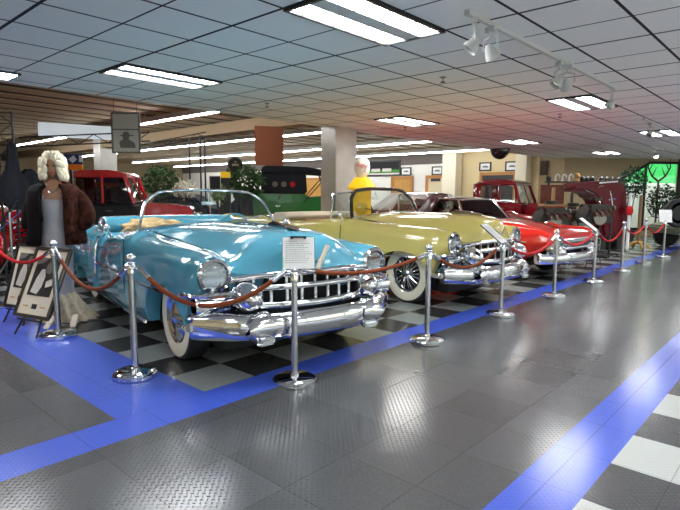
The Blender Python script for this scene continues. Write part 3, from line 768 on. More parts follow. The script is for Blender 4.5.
# ---- simpler fifties cars further back
def fifties_car(loc, theta, label, paint, roof_mat, seat, low=False, name='hardtop_car', short=False):
    T = empty(name, loc, -PI/2-theta, label, 'car', 'show cars behind the rope')
    dz = 0
    keys = [
     (-4.55, [(.60,.44),(.66,.46),(.72,.56),(.72,.66),(.68,.74),(.58,.78),(.50,.76),(.38,.76),(.2,.77),(0,.77)]),
     (-4.40, sec(.90,.36,.80,.90,.58,.80,.80,.82)), (-3.9, sec(.95,.30,.84,.93,.60,.87,.90,.91)),
     (-3.0, sec(.96,.26,.85,.93,.66,.93,.94,.95)), (-1.3, sec(.955,.25,.85,.93,.68,.94,.97,.98)),
     (-.9, sec(.955,.25,.85,.92,.66,.93,.975,.985)), (0, sec(.955,.29,.83,.90,.60,.86,.93,.95)),
     (.45, [(.80,.38),(.92,.42),(.945,.54),(.94,.70),(.89,.82),(.78,.875),(.60,.80),(.42,.85),(.22,.87),(0,.875)]),
     (.70, [(.74,.56),(.85,.55),(.915,.60),(.92,.68),(.88,.80),(.78,.845),(.62,.76),(.42,.78),(.22,.79),(0,.795)]),
     (.80, [(.72,.60),(.82,.58),(.90,.62),(.90,.70),(.86,.80),(.78,.835),(.62,.74),(.42,.71),(.22,.71),(0,.715)])]
    if short:
        keys[-2:] = [(.70, [(.78,.50),(.88,.50),(.935,.60),(.93,.70),(.90,.82),(.80,.86),(.62,.82),(.42,.835),(.22,.845),(0,.85)]),
          (.84, [(.80,.62),(.88,.62),(.925,.66),(.92,.72),(.89,.78),(.80,.815),(.62,.79),(.42,.79),(.22,.795),(0,.80)])]
    body = loft_body('body', keys, [(0,.43,.64),(-3.0,.41,.60)], [paint, seat], T, step=.06)
    MB().box((-2.0,0,.28),(4.6,1.6,.14)).box((.45,0,.50),(.5,1.3,.36)).build('underbody', 'black_matte', body, smooth=False)
    wh = MB()
    for sx in (0,-3.0):
        for sy in (-1, 1): wh.box((sx, sy*.60, .48), (.84, .05, .34)).box((sx, sy*.77, .645), (.66,.30,.012))
    wh.build('wheel_housing', 'black_matte', body, smooth=False)
    for sx in (0, -3.0):
        for sy in (-1, 1): make_wheel(T, sx, sy*.74, sy, .35)
    for sy in (-1, 1):
        HL = (.88, sy*.78, .56) if short else (.80, sy*.775, .71)
        h = MB().lathe([(.115,-.06),(.125,.0),(.118,.05),(.10,.05),(.096,.01)], 28, HL, 'X', cap=False).build('headlight_bezel', 'chrome', T)
        MB().lathe([(.10,.01),(.08,.035),(.0001,.05)], 24, HL, 'X').build('lens', 'lens', h)
        MB().lathe([(.096,.01),(.06,-.02),(.0001,-.03)], 24, HL, 'X').build('reflector', 'chrome', h)
        MB().lathe([(.10,-.05),(.115,.02),(.09,.08),(.05,.11),(.0001,.12)], 24, (.86, sy*.56, .50), 'X').build('bumper_pod', 'chrome', T)
        MB().tube([(-3.9,sy*.965,.68),(-1.5,sy*.97,.66),(.5,sy*.955,.66)], .013, 6).build('side_trim', 'chrome', T)
    MB().box((.80,0,.60),(.10,1.30,.16)).build('grille_recess', 'black_matte', T, smooth=False)
    bowbar(lambda y: (.86,.69,1), (-.66,.66), rsec(.06,.04)).build('grille_header', 'chrome', T)
    bowbar(lambda y: (.88,.545,1), (-.72,.72), rsec(.07,.05)).build('grille_bar', 'chrome', T)
    for k in range(-6, 7): B((.87,k*.10,.615),(.03,.022,.10)).build('grille_tooth', 'chrome', T, bevel=.005)
    bowbar(lambda y: (.98-.28*abs(y/.97)**4, .40, 1), (-.97,.97), rsec(.10,.17), 48).build('bumper', 'chrome', T)
    o = MB().tube([(.30,0,.945),(.45,0,.955),(.62,0,.90)], [.008,.022,.01], 8).add([(.45,.02,.95),(.30,.16,.975),(.52,.02,.94),(.45,-.02,.95),(.30,-.16,.975),(.52,-.02,.94)], [(0,1,2),(3,5,4)])
    o.build('hood_ornament', 'chrome', T)
    if short:
        MB().box((.84,0,.665),(.05,1.7,.05)).build('hood_lip_trim', 'chrome', T, bevel=.01)
        for k in range(5): B((.885,-.28-k*.10,.605),(.02,.045,.05)).build('badge_letter', 'chrome', T, bevel=.004)
    # greenhouse
    def hoop(x, zt, hw, zb=.93, hb=.80, n=18):
        out = []
        for i in range(n+1):
            a = PI*i/n; c, s_ = math.cos(a), math.sin(a)
            y = math.copysign(abs(c)**.45, c); z = abs(s_)**.55
            out.append((x, (hb+(hw-hb)*z)*y, zb+(zt-zb)*z))
        return out
    st = [(-1.05,.96,.74),(-1.35,1.20,.66),(-1.58,1.345,.60),(-1.9,1.385,.59),(-2.4,1.385,.585),(-2.75,1.34,.57),(-3.05,1.15,.60),(-3.3,.96,.66)]
    g = MB()
    fs = .62 if short else 1.
    def sx_(x): return (-.78+(x+1.05)*fs) if short else x
    st = [(sx_(x), z_, w_) for x, z_, w_ in st]
    g = MB().grid([hoop(*s_) for s_ in st[2:6]])
    # keep only the upper shell of the roof
    n = 19; keep = [f for f in g.f if min(g.v[i][2] for i in f) > 1.17]
    g.f = keep; g.mi = [0]*len(keep)
    rf = g.build('roof', roof_mat, T); sm = rf.modifiers.new('thickness', 'SOLIDIFY'); sm.thickness = .03
    def gl(pa, pb, nm, m=None):
        m = m or ('glass_dark' if short else 'glass')
        MB().grid([pa, pb]).build(nm, m, T)
    ws0 = [(sx_(-1.05-.16*abs(q)**3), .74*q, .965) for q in [k/10 for k in range(-10, 11)]]; ws1 = [(sx_(-1.58-.06*abs(q)**3), .585*q, 1.34-.02*q*q) for q in [k/10 for k in range(-10, 11)]]
    gl(ws0, ws1, 'windshield')
    MB().tube([ws0[0]]+[ws1[0]]+ws1[1:-1]+[ws1[-1]]+[ws0[-1]], .022, 8).build('windshield_frame', 'chrome', T)
    for sy in (-1, 1):
        if short: MB().add([(-.86,sy*.73,.97),(-1.16,sy*.62,1.32),(sx_(-2.4),sy*.61,1.34),(sx_(-2.6),sy*.74,.97)], [(0,1,2,3)]).build('side_window', 'glass_dark', T, smooth=False)
        MB().add([(sx_(-2.72),sy*.58,1.33),(sx_(-2.35),sy*.60,1.35),(sx_(-2.55),sy*.76,.95),(sx_(-3.28),sy*.72,.94)], [(0,1,2,3)]).build('rear_pillar', roof_mat, T).modifiers.new('thickness', 'SOLIDIFY').thickness = .04
        MB().tube([(sx_(-1.22),sy*.76,.96),(sx_(-1.62),sy*.61,1.33),(sx_(-2.4),sy*.61,1.355)], .014, 6).build('side_window_frame', 'chrome', T)
    gl([(sx_(-3.28),.66*q,.95) for q in (-1,-.5,0,.5,1)], [(sx_(-2.78),.55*q,1.32) for q in (-1,-.5,0,.5,1)], 'rear_window')
    B((sx_(-2.2),0,.95),(.14,1.3,.18)).build('front_seat_back', seat, T, bevel=.05)
    if not short: B((-2.7,0,.98),(.14,1.2,.18)).build('rear_seat_back', seat, T, bevel=.05)
    return T
car3 = fifties_car((9.5, 4.0, 0), R(6), 'bright red fifties car with dark maroon top, right of the yellow convertible', 'red_paint', 'topcloth', 'black_cloth', short=True)
car4 = fifties_car((12.35, 6.1, 0), R(0), 'white roofed fifties hardtop with red interior, behind the red car', 'darkred_paint', 'white_paint', 'seat_red')
# ---- pickups
def pickup(loc, theta, label, paint, door_mat=None, name='pickup_truck', group=None):
    T = empty(name, loc, -PI/2-theta, label, 'truck', group)
    dm = door_mat or paint
    # cab lower body
    MB().prism([(-1.95,.45),(-.55,.45),(-.55,1.22),(-1.95,1.22)], -.80, .80).build('cab_body', dm, T, bevel=.07, seg=3)
    MB().prism([(-2.0,1.70),(-1.9,1.80),(-1.6,1.87),(-1.1,1.88),(-.82,1.84),(-.70,1.74),(-.76,1.70)], -.72, .72).build('cab_roof', paint, T, bevel=.06, seg=3)
    for sy in (-1, 1):
        MB().tube([(-.60,sy*.74,1.20),(-.78,sy*.68,1.74)], .045, 8).build('windshield_pillar', paint, T)
        MB().tube([(-1.20,sy*.77,1.20),(-1.22,sy*.70,1.74)], .028, 8).build('door_pillar', paint, T)
        MB().grid([[(-1.95,sy*.77,1.18),(-1.70,sy*.78,1.18)],[(-1.97,sy*.71,1.74),(-1.74,sy*.71,1.74)]]).build('rear_pillar', paint, T).modifiers.new('thickness', 'SOLIDIFY').thickness = .06
        MB().grid([[(-1.68,sy*.76,1.20),(-.66,sy*.76,1.20)],[(-1.72,sy*.70,1.72),(-.80,sy*.70,1.72)]]).build('door_window', 'glass' if not door_mat else 'glass_dark', T, smooth=False)
        MB().tube([(-1.15,sy*.80,1.05),(-1.0,sy*.83,1.05)], .012, 6).build('door_handle', 'chrome', T)
        # fender: arched shell
        rows = []
        for i in range(17):
            a = PI*i/16; x = .05+.62*math.cos(a); z = .42+.56*math.sin(a)**.8
            rows.append([(x, sy*.50, z+.02), (x, sy*.75, z+.02), (x, sy*.88, z-.04), (x, sy*.93, z-.14)])
        MB().grid(rows).build('front_fender', paint, T).modifiers.new('thickness', 'SOLIDIFY').thickness = .02
        rows = []
        for i in range(17):
            a = PI*i/16; x = -2.95+.56*math.cos(a); z = .42+.50*math.sin(a)**.8
            rows.append([(x, sy*.70, z), (x, sy*.86, z), (x, sy*.95, z-.08), (x, sy*.96, z-.18)])
        MB().grid(rows).build('rear_fender', paint, T).modifiers.new('thickness', 'SOLIDIFY').thickness = .02
        MB().lathe([(.10,-.10),(.125,0),(.11,.04),(.0001,.05)], 24, (.58, sy*.70, .86), 'X').build('headlight', 'chrome', T)
        for sx in (.05, -2.95): make_wheel(T, sx, sy*.74, sy, .37, ww=False)
    MB().box((-1.28,0,1.12),(.9,1.4,.1)).build('seat', 'carpet_dark', T, bevel=.03)
    MB().grid([[(-.60,-.70,1.22),(-.56,0,1.22),(-.60,.70,1.22)],[(-.78,-.64,1.72),(-.74,0,1.72),(-.78,.64,1.72)]]).build('windshield', 'glass', T)
    MB().tube([(-.56,0,1.21),(-.75,0,1.73)], .015, 6).build('windshield_divider', paint, T)
    MB().add([(-1.97,-.60,1.25),(-1.97,.60,1.25),(-1.97,.55,1.68),(-1.97,-.55,1.68)], [(0,1,2,3)]).build('rear_window', 'glass', T, smooth=False)
    MB().prism([(-.6,.50),(.62,.50),(.66,.75),(.62,1.02),(.45,1.13),(.1,1.18),(-.6,1.22)], -.48, .48).build('hood', paint, T, bevel=.12, seg=4)
    g = MB()
    for k in range(5): g.tube([(.69,-.50,.56+k*.09),(.72,0,.56+k*.09),(.69,.50,.56+k*.09)], .018, 6)
    g.build('grille', 'chrome', T)
    bowbar(lambda y: (.88-.1*abs(y)**3,.48,1), (-.9,.9), rsec(.05,.14)).build('bumper', 'chrome', T)
    MB().box((-3.0,.72,.85),(2.0,.05,.50)).box((-3.0,-.72,.85),(2.0,.05,.50)).box((-4.0,0,.85),(.05,1.48,.50)).box((-3.0,0,.64),(2.0,1.48,.05)).build('cargo_bed', paint, T, bevel=.01)
    MB().box((-2.0,0,.40),(3.9,1.2,.16)).build('chassis', 'black_matte', T, smooth=False)
    B((-1.25,.0,.42),(1.5,1.84,.05)).build('running_board', 'black_gloss', T, bevel=.01)
    return T
car4.scale = (1,1,1.08)
tr1 = pickup((15.35, 5.9, 0), R(-6), 'glossy dark red vintage pickup with tall cab behind the red car', 'darkred_paint')
c_ = at_d(107, 190, 11.5)
h_ = Vector((math.sin(R(52)), -math.cos(R(52)), 0))
tr2 = pickup((c_.x+1.3*h_.x, c_.y+1.3*h_.y, 0), R(-52), 'bright red vintage truck with black door behind the blue convertible', 'truckred_paint', 'black_matte')

c_ = at_d(22, 230, 9.2)
tr3 = pickup((c_.x-.62*h_.x, c_.y-.62*h_.y, 0), R(-52), 'bright red vintage vehicle cut by the left edge behind the tripod stand', 'truckred_paint')
# ================================================================= STANCHIONS AND ROPES
HP = .96
POSTS = [('A',(1.86,7.45)),('B',(1.93,5.52)),('C',(1.90,3.88)),('D',(2.66,2.88)),('E',(4.30,2.77)),('F',(5.88,2.77)),('G',(7.50,2.75)),('H',(9.25,2.76)),('I',(10.95,2.78)),('J',(12.75,2.82)),('K',(14.3,2.76))]
SL = dict(A='chrome stanchion post cut by the left edge of the picture', B='chrome stanchion post standing just in front of the framed picture', C='chrome stanchion post beside the front wheel of the blue convertible',
 D='chrome stanchion post that carries the upright white notice, nearest the camera', E='chrome stanchion post in front of the yellow car white-walled wheel', F='chrome stanchion post with a tilted notice before the yellow bumper',
 G='chrome stanchion post in front of the red car bumper', H='chrome stanchion post with a tilted notice past the red car', I='chrome stanchion post in front of the maroon car body', J='chrome stanchion post right of the maroon car body, beside the plant', K='farthest chrome stanchion post, the last of the rope line')
SIGNP = 'DFHK'
for k, (x, y) in POSTS:
    t = empty('stanchion', (x, y, 0), 0, SL[k], 'stanchion', 'chrome rope stanchions')
    MB().lathe([(.155,0),(.165,.006),(.165,.03),(.158,.038),(.15,.038),(.15,.044),(.14,.05),(.04,.056),(.0001,.058)], 40).build('base', 'chrome', t)
    top = HP-.07 if k not in SIGNP else HP-.10
    MB().lathe([(.0255,.05),(.0255,top-.06)], 24).lathe([(.034,.05),(.034,.07),(.026,.08),(.026,.05)], 24).build('post', 'steel', t)
    MB().lathe([(.026,top-.09),(.034,top-.085),(.034,top-.02),(.028,top-.01),(.03,top),(.018,top+.012),(.0001,top+.012)], 24).build('collar', 'chrome', t)
    if k not in SIGNP: MB().ball((0,0,HP-.036), .036, 20, 12).lathe([(.018,top-.0),(.018,top+.02)], 16).build('finial', 'chrome', t)
    for a in (0, PI/2, PI, 3*PI/2):
        if k not in 'C' and a in (PI/2, 3*PI/2): continue
        MB().tube([(.03*math.cos(a), .03*math.sin(a), top-.05), (.055*math.cos(a), .055*math.sin(a), top-.048), (.058*math.cos(a), .058*math.sin(a), top-.03)], .006, 6).build('hook', 'chrome', t)
PD = dict(POSTS)
def rope(a, b, sag, m, label, z=.86, out=0):
    A, Bp = Vector((*PD[a], z)), Vector((*PD[b], z)); d = (Bp-A).normalized()
    A += d*.06; Bp -= d*.06
    pts = []
    for i in range(25):
        t = i/24; p = A.lerp(Bp, t); p.z -= sag*(1-(2*t-1)**2); p += Vector((d.y, -d.x, 0))*out*math.sin(PI*t); pts.append(p)
    mid = (A+Bp)/2
    t = empty('velvet_rope', (mid.x, mid.y, 0), 0, label, 'rope', 'velvet ropes between the stanchions')
    q = [p-Vector((mid.x, mid.y, 0)) for p in pts]
    MB().tube(q[1:-1], .017, 12).build('cord', m, t)
    MB().tube([q[0], q[1], q[2]], .019, 12).build('end_cap', 'chrome', t); MB().tube([q[-3], q[-2], q[-1]], .019, 12).build('end_cap', 'chrome', t)
rope('A','B',.20,'rope_red','bright red rope at the far left, passing over the framed picture')
rope('B','C',.27,'rope_brown','brown rope hanging in front of the blue car side, behind its front wheel')
rope('C','D',.26,'rope_brown','rusty brown rope sagging in front of the near headlight and bumper bullet', out=.13)
rope('D','E',.09,'rope_brown','brown red rope stretched nearly straight in front of the blue grille')
rope('E','F',.20,'rope_brown','brown red rope sagging in front of the yellow car bumper')
rope('F','G',.18,'rope_red','red rope in front of the red car, from tilted notice to next post')
rope('G','H',.17,'rope_red','red rope in front of the red car far headlight')
rope('H','I',.22,'rope_red','red rope in front of the maroon car body, its lower left end')
rope('I','J',.18,'rope_red','red rope right of the maroon car body')
rope('J','K',.24,'rope_red','farthest red rope, deeply sagging beside the white sign')
# notices on posts
def notice(key, w, h, tilt, yaw, label, z, lines=11, mint=False, clip=True):
    x, y = PD[key]
    t = empty('notice_board', (x, y, z), 0, label, 'notice')
    m = Matrix.Rotation(yaw, 4, 'Z') @ Matrix.Rotation(tilt, 4, 'X')      # front faces -Y before yaw
    mm = m @ Matrix.Translation((0,0,h*.5-.02))
    MB().box((0,.006,0),(w,.012,h)).xf(mm).build('backing_board', 'clip', t, smooth=False)
    MB().box((0,-.004,0),(w*.97,.006,h*.97)).xf(mm).build('sheet', 'paper', t, smooth=False)
    p = MB(); rnd = random.Random(key)
    for i in range(lines):
        zz = h*.36-i*h*.72/lines; ww = w*(.35 if i == 0 else rnd.uniform(.55,.78))
        xx = -w*.4
        while xx < -w*.4+ww:
            l = rnd.uniform(.008,.022); p.box((xx+l/2,-.0078,zz),(l,.0015,h*.011)); xx += l+.006
    p.xf(mm).build('printing', 'print', t, smooth=False)
    if mint: MB().box((-w*.46,-.0076,-h*.30),(w*.05,.001,h*.34)).xf(mm).build('mint_edge', 'mint', t, smooth=False)
    if clip:
        MB().box((0,-.012,h*.485),(w*.42,.018,.012)).box((-w*.2,-.014,h*.47),(.022,.016,.022)).box((w*.2,-.014,h*.47),(.022,.016,.022)).xf(mm).build('clip', 'clip', t, bevel=.003)
    MB().box((0,.03,-h*.30),(.04,.05,.12)).xf(m @ Matrix.Translation((0,0,h*.3))).build('bracket', 'steel', t, smooth=False)
    return t
notice('D', .245, .25, R(-20), R(-42), 'upright white notice clipped to the nearest post in front of the blue hood', .88, mint=True).location.x += .045
MB2 = MB().box((0,0,0),(.20,.03,.02), ry=-1.0).build('bracket_arm', 'mat_cream', bpy.data.objects['notice_board'])
MB2.location = (.155,-.10,.07)
notice('F', .27, .33, R(-50), R(12), 'tilted grey white notice on the post before the yellow bumper', .88, clip=False)
notice('H', .27, .34, R(-52), R(8), 'tilted white notice on the post past the red car', .86, clip=False)
notice('K', .30, .30, R(-10), R(-50), 'white sheet notice on the farthest post near the slanted window', .84, clip=False, lines=5)
# ================================================================= FRAMED PICTURES ON EASELS
def picture_easel(base, yaw, lean, w, h, z0, label, fm, tri=True):
    T = empty('framed_picture', base, yaw, label, 'picture')
    m = Matrix.Translation((0,0,z0)) @ Matrix.Rotation(lean, 4, 'X') @ Matrix.Translation((0,0,h/2))
    f = MB(); e = .035
    for c, d in (((0,0,h/2-e/2),(w,.03,e)), ((0,0,-h/2+e/2),(w,.03,e)), ((w/2-e/2,0,0),(e,.03,h-2*e)), ((-w/2+e/2,0,0),(e,.03,h-2*e))): f.box(c, d)
    f.xf(m).build('frame', fm, T, bevel=.006)
    MB().box((0,.004,0),(w-2*e,.01,h-2*e)).xf(m).build('mount', 'mat_cream', T, smooth=False)
    pw, ph = (w-2*e)*.74, (h-2*e)*.60
    p = MB().box((0,-.003,h*.08),(pw,.006,ph)).xf(m).build('photograph', 'photo_dark', T, smooth=False)
    # a seated figure in a pale gown, as flat tones of the print
    def flat(poly, nm, mt, o=-.0075):
        MB().prism([(a*pw, b*ph+h*.08) for a, b in poly], o, o+.001).xf(m).build(nm, mt, p, smooth=False)
    flat([(-.38,-.42),(-.30,-.05),(-.18,.18),(-.05,.20),(.06,.02),(.04,-.25),(-.08,-.46)], 'pale_tone', 'photo_light')
    flat([(.02,.10),(-.02,.28),(.10,.42),(.26,.40),(.32,.22),(.24,.08)], 'mid_tone', 'photo_mid', -.008)
    flat([(.16,-.12),(.40,-.02),(.46,-.20),(.2,-.28)], 'pale_tone', 'photo_light')
    flat([(-.5,.30),(-.5,.5),(.0,.5),(-.2,.36)], 'mid_tone', 'photo_mid')
    MB().box((0,-.004,-h*.34),(.075,.004,.05)).xf(m).build('plaque', 'photo_dark', T, smooth=False)
    for sx in (-.13,.13): MB().box((sx,-.004,-h*.34),(.08,.002,.012)).xf(m).build('signature', 'wood_gold', T, smooth=False)
    if tri:
        t = tag(empty('easel', base, yaw), 'black tripod easel holding the '+('front pewter framed picture' if 'front' in label else 'rear black framed picture'), 'easel')
        top = m @ Vector((0,.05,h*.3))
        for nm, a in (('leg', Vector((-.17,-.06,0))), ('leg', Vector((.17,-.06,0))), ('leg', Vector((0,.32,0)))):
            MB().tube([a, Vector((top.x+a.x*.15, top.y+.02, top.z))], .011, 8).build(nm, 'frame_black', t)
        MB().tube([(-.17,-.02,z0-.012),(.17,-.02,z0-.012)], .010, 8).build('ledge', 'frame_black', t)
    return T
picture_easel((1.77,5.78,0), R(-74), R(-24), .54, .74, .17, 'pewter framed black and white photograph, front one leaning beside the mannequin', 'frame_pewter')
picture_easel((1.85,6.42,0), R(-74), R(-17), .50, .72, .16, 'black framed photograph standing behind the pewter framed one', 'frame_black')
# ================================================================= MANNEQUIN
mq = empty('mannequin', (2.22, 6.25, 0), R(-32), 'blonde-wigged mannequin in pale grey gown and brown fur coat beside the blue car', 'mannequin')
def ell(z, rx, ry, cx=0, cy=0, n=32, ruffle=0, k=9):
    return [(cx+rx*(1+ruffle*math.sin(k*a))*math.cos(a), cy+ry*(1+ruffle*math.sin(k*a))*math.sin(a), z) for a in [2*PI*i/n for i in range(n)]]
def skin_mesh(name, verts, edges, rad, material, parent, sub=2):
    me = bpy.data.meshes.new(name); me.from_pydata(verts, edges, []); me.materials.append(M[material])
    o = bpy.data.objects.new(name, me); COL.objects.link(o); o.parent = parent
    sk = o.modifiers.new('skin', 'SKIN'); 
    for v, r_ in zip(me.skin_vertices[0].data, rad): v.radius = r_ if isinstance(r_, tuple) else (r_, r_)
    me.skin_vertices[0].data[0].use_root = True
    s = o.modifiers.new('sub', 'SUBSURF'); s.levels = s.render_levels = sub
    for p in me.polygons: p.use_smooth = True
    sk.use_smooth_shade = True
    return o
# body: front faces local -Y ; total height 1.82 with heels
V = [(0,0,.98),(0,.0,1.12),(0,0,1.30),(0,.0,1.46),(0,.005,1.53),(0,-.005,1.58),
     (.165,.0,1.44),(.26,.02,1.20),(.20,-.10,1.00),(-.165,.0,1.44),(-.22,.03,1.18),(-.20,-.04,.95),
     (.10,0,.90),(.09,0,.50),(.08,.01,.10),(-.10,0,.90),(-.09,0,.50),(-.08,.01,.10)]
Ed = [(0,1),(1,2),(2,3),(3,4),(4,5),(3,6),(6,7),(7,8),(3,9),(9,10),(10,11),(0,12),(12,13),(13,14),(0,15),(15,16),(16,17)]
Rd = [(.15,.11),(.11,.085),(.15,.11),(.12,.08),(.058,.058),(.052,.052),(.055,.055),(.042,.042),(.03,.03),(.055,.055),(.042,.042),(.03,.03),(.085,.085),(.055,.055),(.035,.035),(.085,.085),(.055,.055),(.035,.035)]
skin_mesh('body', V, Ed, Rd, 'skin', mq)
# head with face
hd = MB(); rows = []
for i in range(17):
    z = -1+2*i/16; q = math.sqrt(max(1e-6, 1-z*z)); row = []
    for k in range(28):
        a = 2*PI*k/28; x, y = math.cos(a)*q, math.sin(a)*q
        X_ = x*.072*(1 if z > -.2 else 1+(z+.2)*.32); Y_ = y*.092
        front = max(0, -y)
        if abs(x) < .18 and -.35 < z < .15: Y_ -= .018*front*(1-abs(x)/.18)*(1-abs(z+.12)/.3 if abs(z+.12) < .3 else 0)      # nose
        if .15 < abs(x) < .55 and -.02 < z < .22: Y_ += .010*front      # eye sockets
        if abs(x) < .28 and -.62 < z < -.45: Y_ -= .006*front           # lips
        if abs(x) < .25 and z < -.78: Y_ -= .008*front
        row.append((X_, Y_, z*.115+1.685))
    rows.append(row)
hd.grid(rows, True).build('head', 'skin', mq, auto=180)
for sx in (-1, 1):
    MB().ball((sx*.028,-.078,1.70), .012, 12, 8, (1.2,.6,.6)).build('eye', 'black_matte', mq)
MB().ball((0,-.092,1.628), .016, 12, 8, (1.3,.5,.45)).build('lips', 'red_script', mq)
# wig: curled bob in clumps
wg_ = MB(); rnd = random.Random(4)
for i in range(260):
    a = rnd.uniform(0, 2*PI); u = rnd.uniform(-1., 1); q = math.sqrt(max(0, 1-u*u*.92))
    if u < 0: q = .92+.12*(-u)
    x, y, z = .122*math.cos(a)*q, .125*math.sin(a)*q+.02, 1.70+u*.118
    if y < -.04 and abs(x) < .06 and z < 1.775: continue
    wg_.ball((x, y, z), rnd.uniform(.020,.027), 8, 6, (1.1, 1.1, rnd.uniform(1.5,2.4)))
wg_.build('wig', 'wig', mq, auto=180)
# gown: fitted bodice, straight skirt, flared lace hem
rows = [ell(z, rx, ry, cx, cy, 48, rf, k) for z, rx, ry, cx, cy, rf, k in ((1.345,.135,.105,0,0,0,9),(1.33,.145,.118,0,-.004,0,9),(1.26,.15,.125,0,-.008,0,9),(1.12,.125,.10,0,0,0,9),(1.0,.155,.12,0,0,.004,9),(.90,.17,.13,0,0,.006,12),(.6,.155,.125,0,0,.012,12),(.38,.15,.13,0,0,.02,12),(.30,.16,.14,0,0,.03,12))]
MB().grid(rows, True).build('gown', 'dress', mq, auto=180)
rows = [ell(z, rx, ry, cx, cy, 64, rf, 13) for z, rx, ry, cx, cy, rf in ((.34,.145,.125,0,0,.02),(.22,.19,.16,.02,0,.06),(.10,.25,.20,.05,0,.09),(.015,.30,.24,.08,0,.11))]
MB().grid(rows, True).build('gown_hem', 'lace', mq, auto=180)
for sx in (-1, 1): MB().tube([(sx*.09,-.10,1.335),(sx*.095,-.06,1.43),(sx*.085,.03,1.475),(sx*.08,.09,1.35)], .006, 6).build('shoulder_strap', 'dress', mq)
for sx, c in ((1,(.20,-.22)),(-1,(-.02,-.24))):
    MB().prism([(0,.0),(.02,.0),(.03,.07),(.14,.02),(.17,0),(.19,0),(.17,.03),(.10,.06),(.03,.10),(-.01,.10)], -.03, .03, 'XZ').xf(Matrix.Translation((c[0], c[1], .0)) @ Matrix.Rotation(R(-90 if sx > 0 else -100), 4, 'Z')).build('shoe', 'mat_cream', mq, bevel=.008)
# necklace
MB().tube([(-.07,-.05,1.50),(-.05,-.095,1.45),(0,-.115,1.40),(.05,-.095,1.45),(.07,-.05,1.50)], .004, 6).build('necklace', 'chrome', mq)
# open coat: thick shell round back and sides, with sleeves and fur on its left side
def coat_panel(a0, a1, name, m, side):
    rows = []
    for z, rx, ry in ((1.475,.13,.08),(1.45,.20,.11),(1.40,.235,.15),(1.25,.24,.17),(1.05,.24,.18),(.93,.255,.19),(.85,.26,.20)):
        rows.append([(rx*math.cos(a)*(1+.03*math.sin(a*7)), ry*math.sin(a)*(1+.03*math.sin(a*7))+.01, z) for a in [a0+(a1-a0)*k/20 for k in range(21)]])
    o = MB().grid(rows).build(name, m, mq, auto=180); s = o.modifiers.new('thickness', 'SOLIDIFY'); s.thickness = .045; s.offset = 1
coat_panel(R(-62), R(90), 'coat_front', 'fur_brown', 1)
coat_panel(R(90), R(244), 'coat_front', 'coat_dark', -1)
skin_mesh('coat_sleeve', [(.15,.01,1.44),(.29,.02,1.27),(.33,-.0,1.12),(.24,-.10,1.02)], [(0,1),(1,2),(2,3)], [.10,.115,.12,.085], 'fur_brown', mq)
skin_mesh('coat_sleeve', [(-.16,.01,1.43),(-.25,.02,1.22),(-.26,-.03,1.0)], [(0,1),(1,2)], [.075,.085,.08], 'coat_dark', mq)
skin_mesh('fur_collar', [(.10,.09,1.50),(.16,.0,1.46),(.17,-.12,1.34),(.17,-.17,1.15),(.17,-.19,.95)], [(0,1),(1,2),(2,3),(3,4)], [.05,.06,.055,.05,.045], 'fur_brown', mq)
# round display stand under the hem
tag(MB().lathe([(.16,0),(.16,.008),(.02,.012),(.0001,.012)], 24).build('mannequin_base', 'steel', mq), None)
# ================================================================= LEFT EDGE: rack with dark garments, stand, red car behind
def lattice(A, Bq, hgt, m, name, label, cat, n=8, r_=.012):
    A, Bq = Vector(A), Vector(Bq); mid = (A+Bq)/2
    t = tag(empty(name, mid), label, cat)
    A0, B0 = A-mid, Bq-mid; up = Vector((0,0,hgt))
    MB().tube([A0, B0], r_, 6).build('lower_chord', m, t); MB().tube([A0+up, B0+up], r_, 6).build('upper_chord', m, t)
    z = MB()
    for i in range(n):
        z.tube([A0.lerp(B0, i/n)+(up if i % 2 else Vector()), A0.lerp(B0, (i+1)/n)+(Vector() if i % 2 else up)], r_*.6, 5)
    z.build('lattice', m, t); return t
def pole(px, y0, y1, d, r_, label, cat='pole', name='upright_pole', m='frame_black', to_floor=True, group=None):
    a = at_d(px, y0, d); b = at_d(px, y1, d)
    top = a.z; bot = 0 if to_floor else b.z
    o = MB().tube([(0,0,bot),(0,0,top)], r_, 8).build(name, m); o.location = (a.x, a.y, 0)
    if to_floor: pass
    return tag(o, label, cat, group)
# lattice rack tower at the far left
ta = at_d(2, 200, 8.2); tb = at_d(17, 200, 8.2)
t = tag(empty('display_rack', (ta.x, ta.y, 0)), 'tall black lattice rack tower at the left edge holding a dark garment', 'rack')
dx = Vector((tb.x-ta.x, tb.y-ta.y, 0))
zt = at_d(17, 113, 8.2).z
for p in (Vector(), dx): MB().tube([p, p+Vector((0,0,zt))], .018, 8).build('upright', 'frame_black', t)
for k in range(8):
    z0_ = zt-.02-k*.16; MB().tube([Vector((0,0,z0_)), dx+Vector((0,0,z0_))], .007, 6).build('rung', 'frame_black', t)
zz = MB()
for k in range(7): zz.tube([Vector((0,0,zt-.02-k*.16)) + (dx if k % 2 else Vector()), Vector((0,0,zt-.18-k*.16)) + (Vector() if k % 2 else dx)], .006, 5)
zz.build('lattice', 'frame_black', t)
g = at_d(13, 170, 8.0)
rows = []
for z, rx, ry in ((2.16,.02,.02),(2.12,.06,.04),(1.98,.065,.05),(1.86,.08,.06),(1.74,.10,.07),(1.62,.16,.10),(1.45,.20,.12),(1.3,.17,.10),(1.15,.08,.06)):
    rows.append([(rx*(1+.14*math.sin(5*a+z*7))*math.cos(a), ry*math.sin(a)*(1+.12*math.sin(7*a)), z) for a in [2*PI*k/40 for k in range(40)]])
o = MB().grid(rows, True).build('hanging_garment', 'black_cloth', auto=180); o.location = (g.x, g.y, 0); tag(o, 'dark navy garment hanging from the lattice rack at upper left', 'garment')
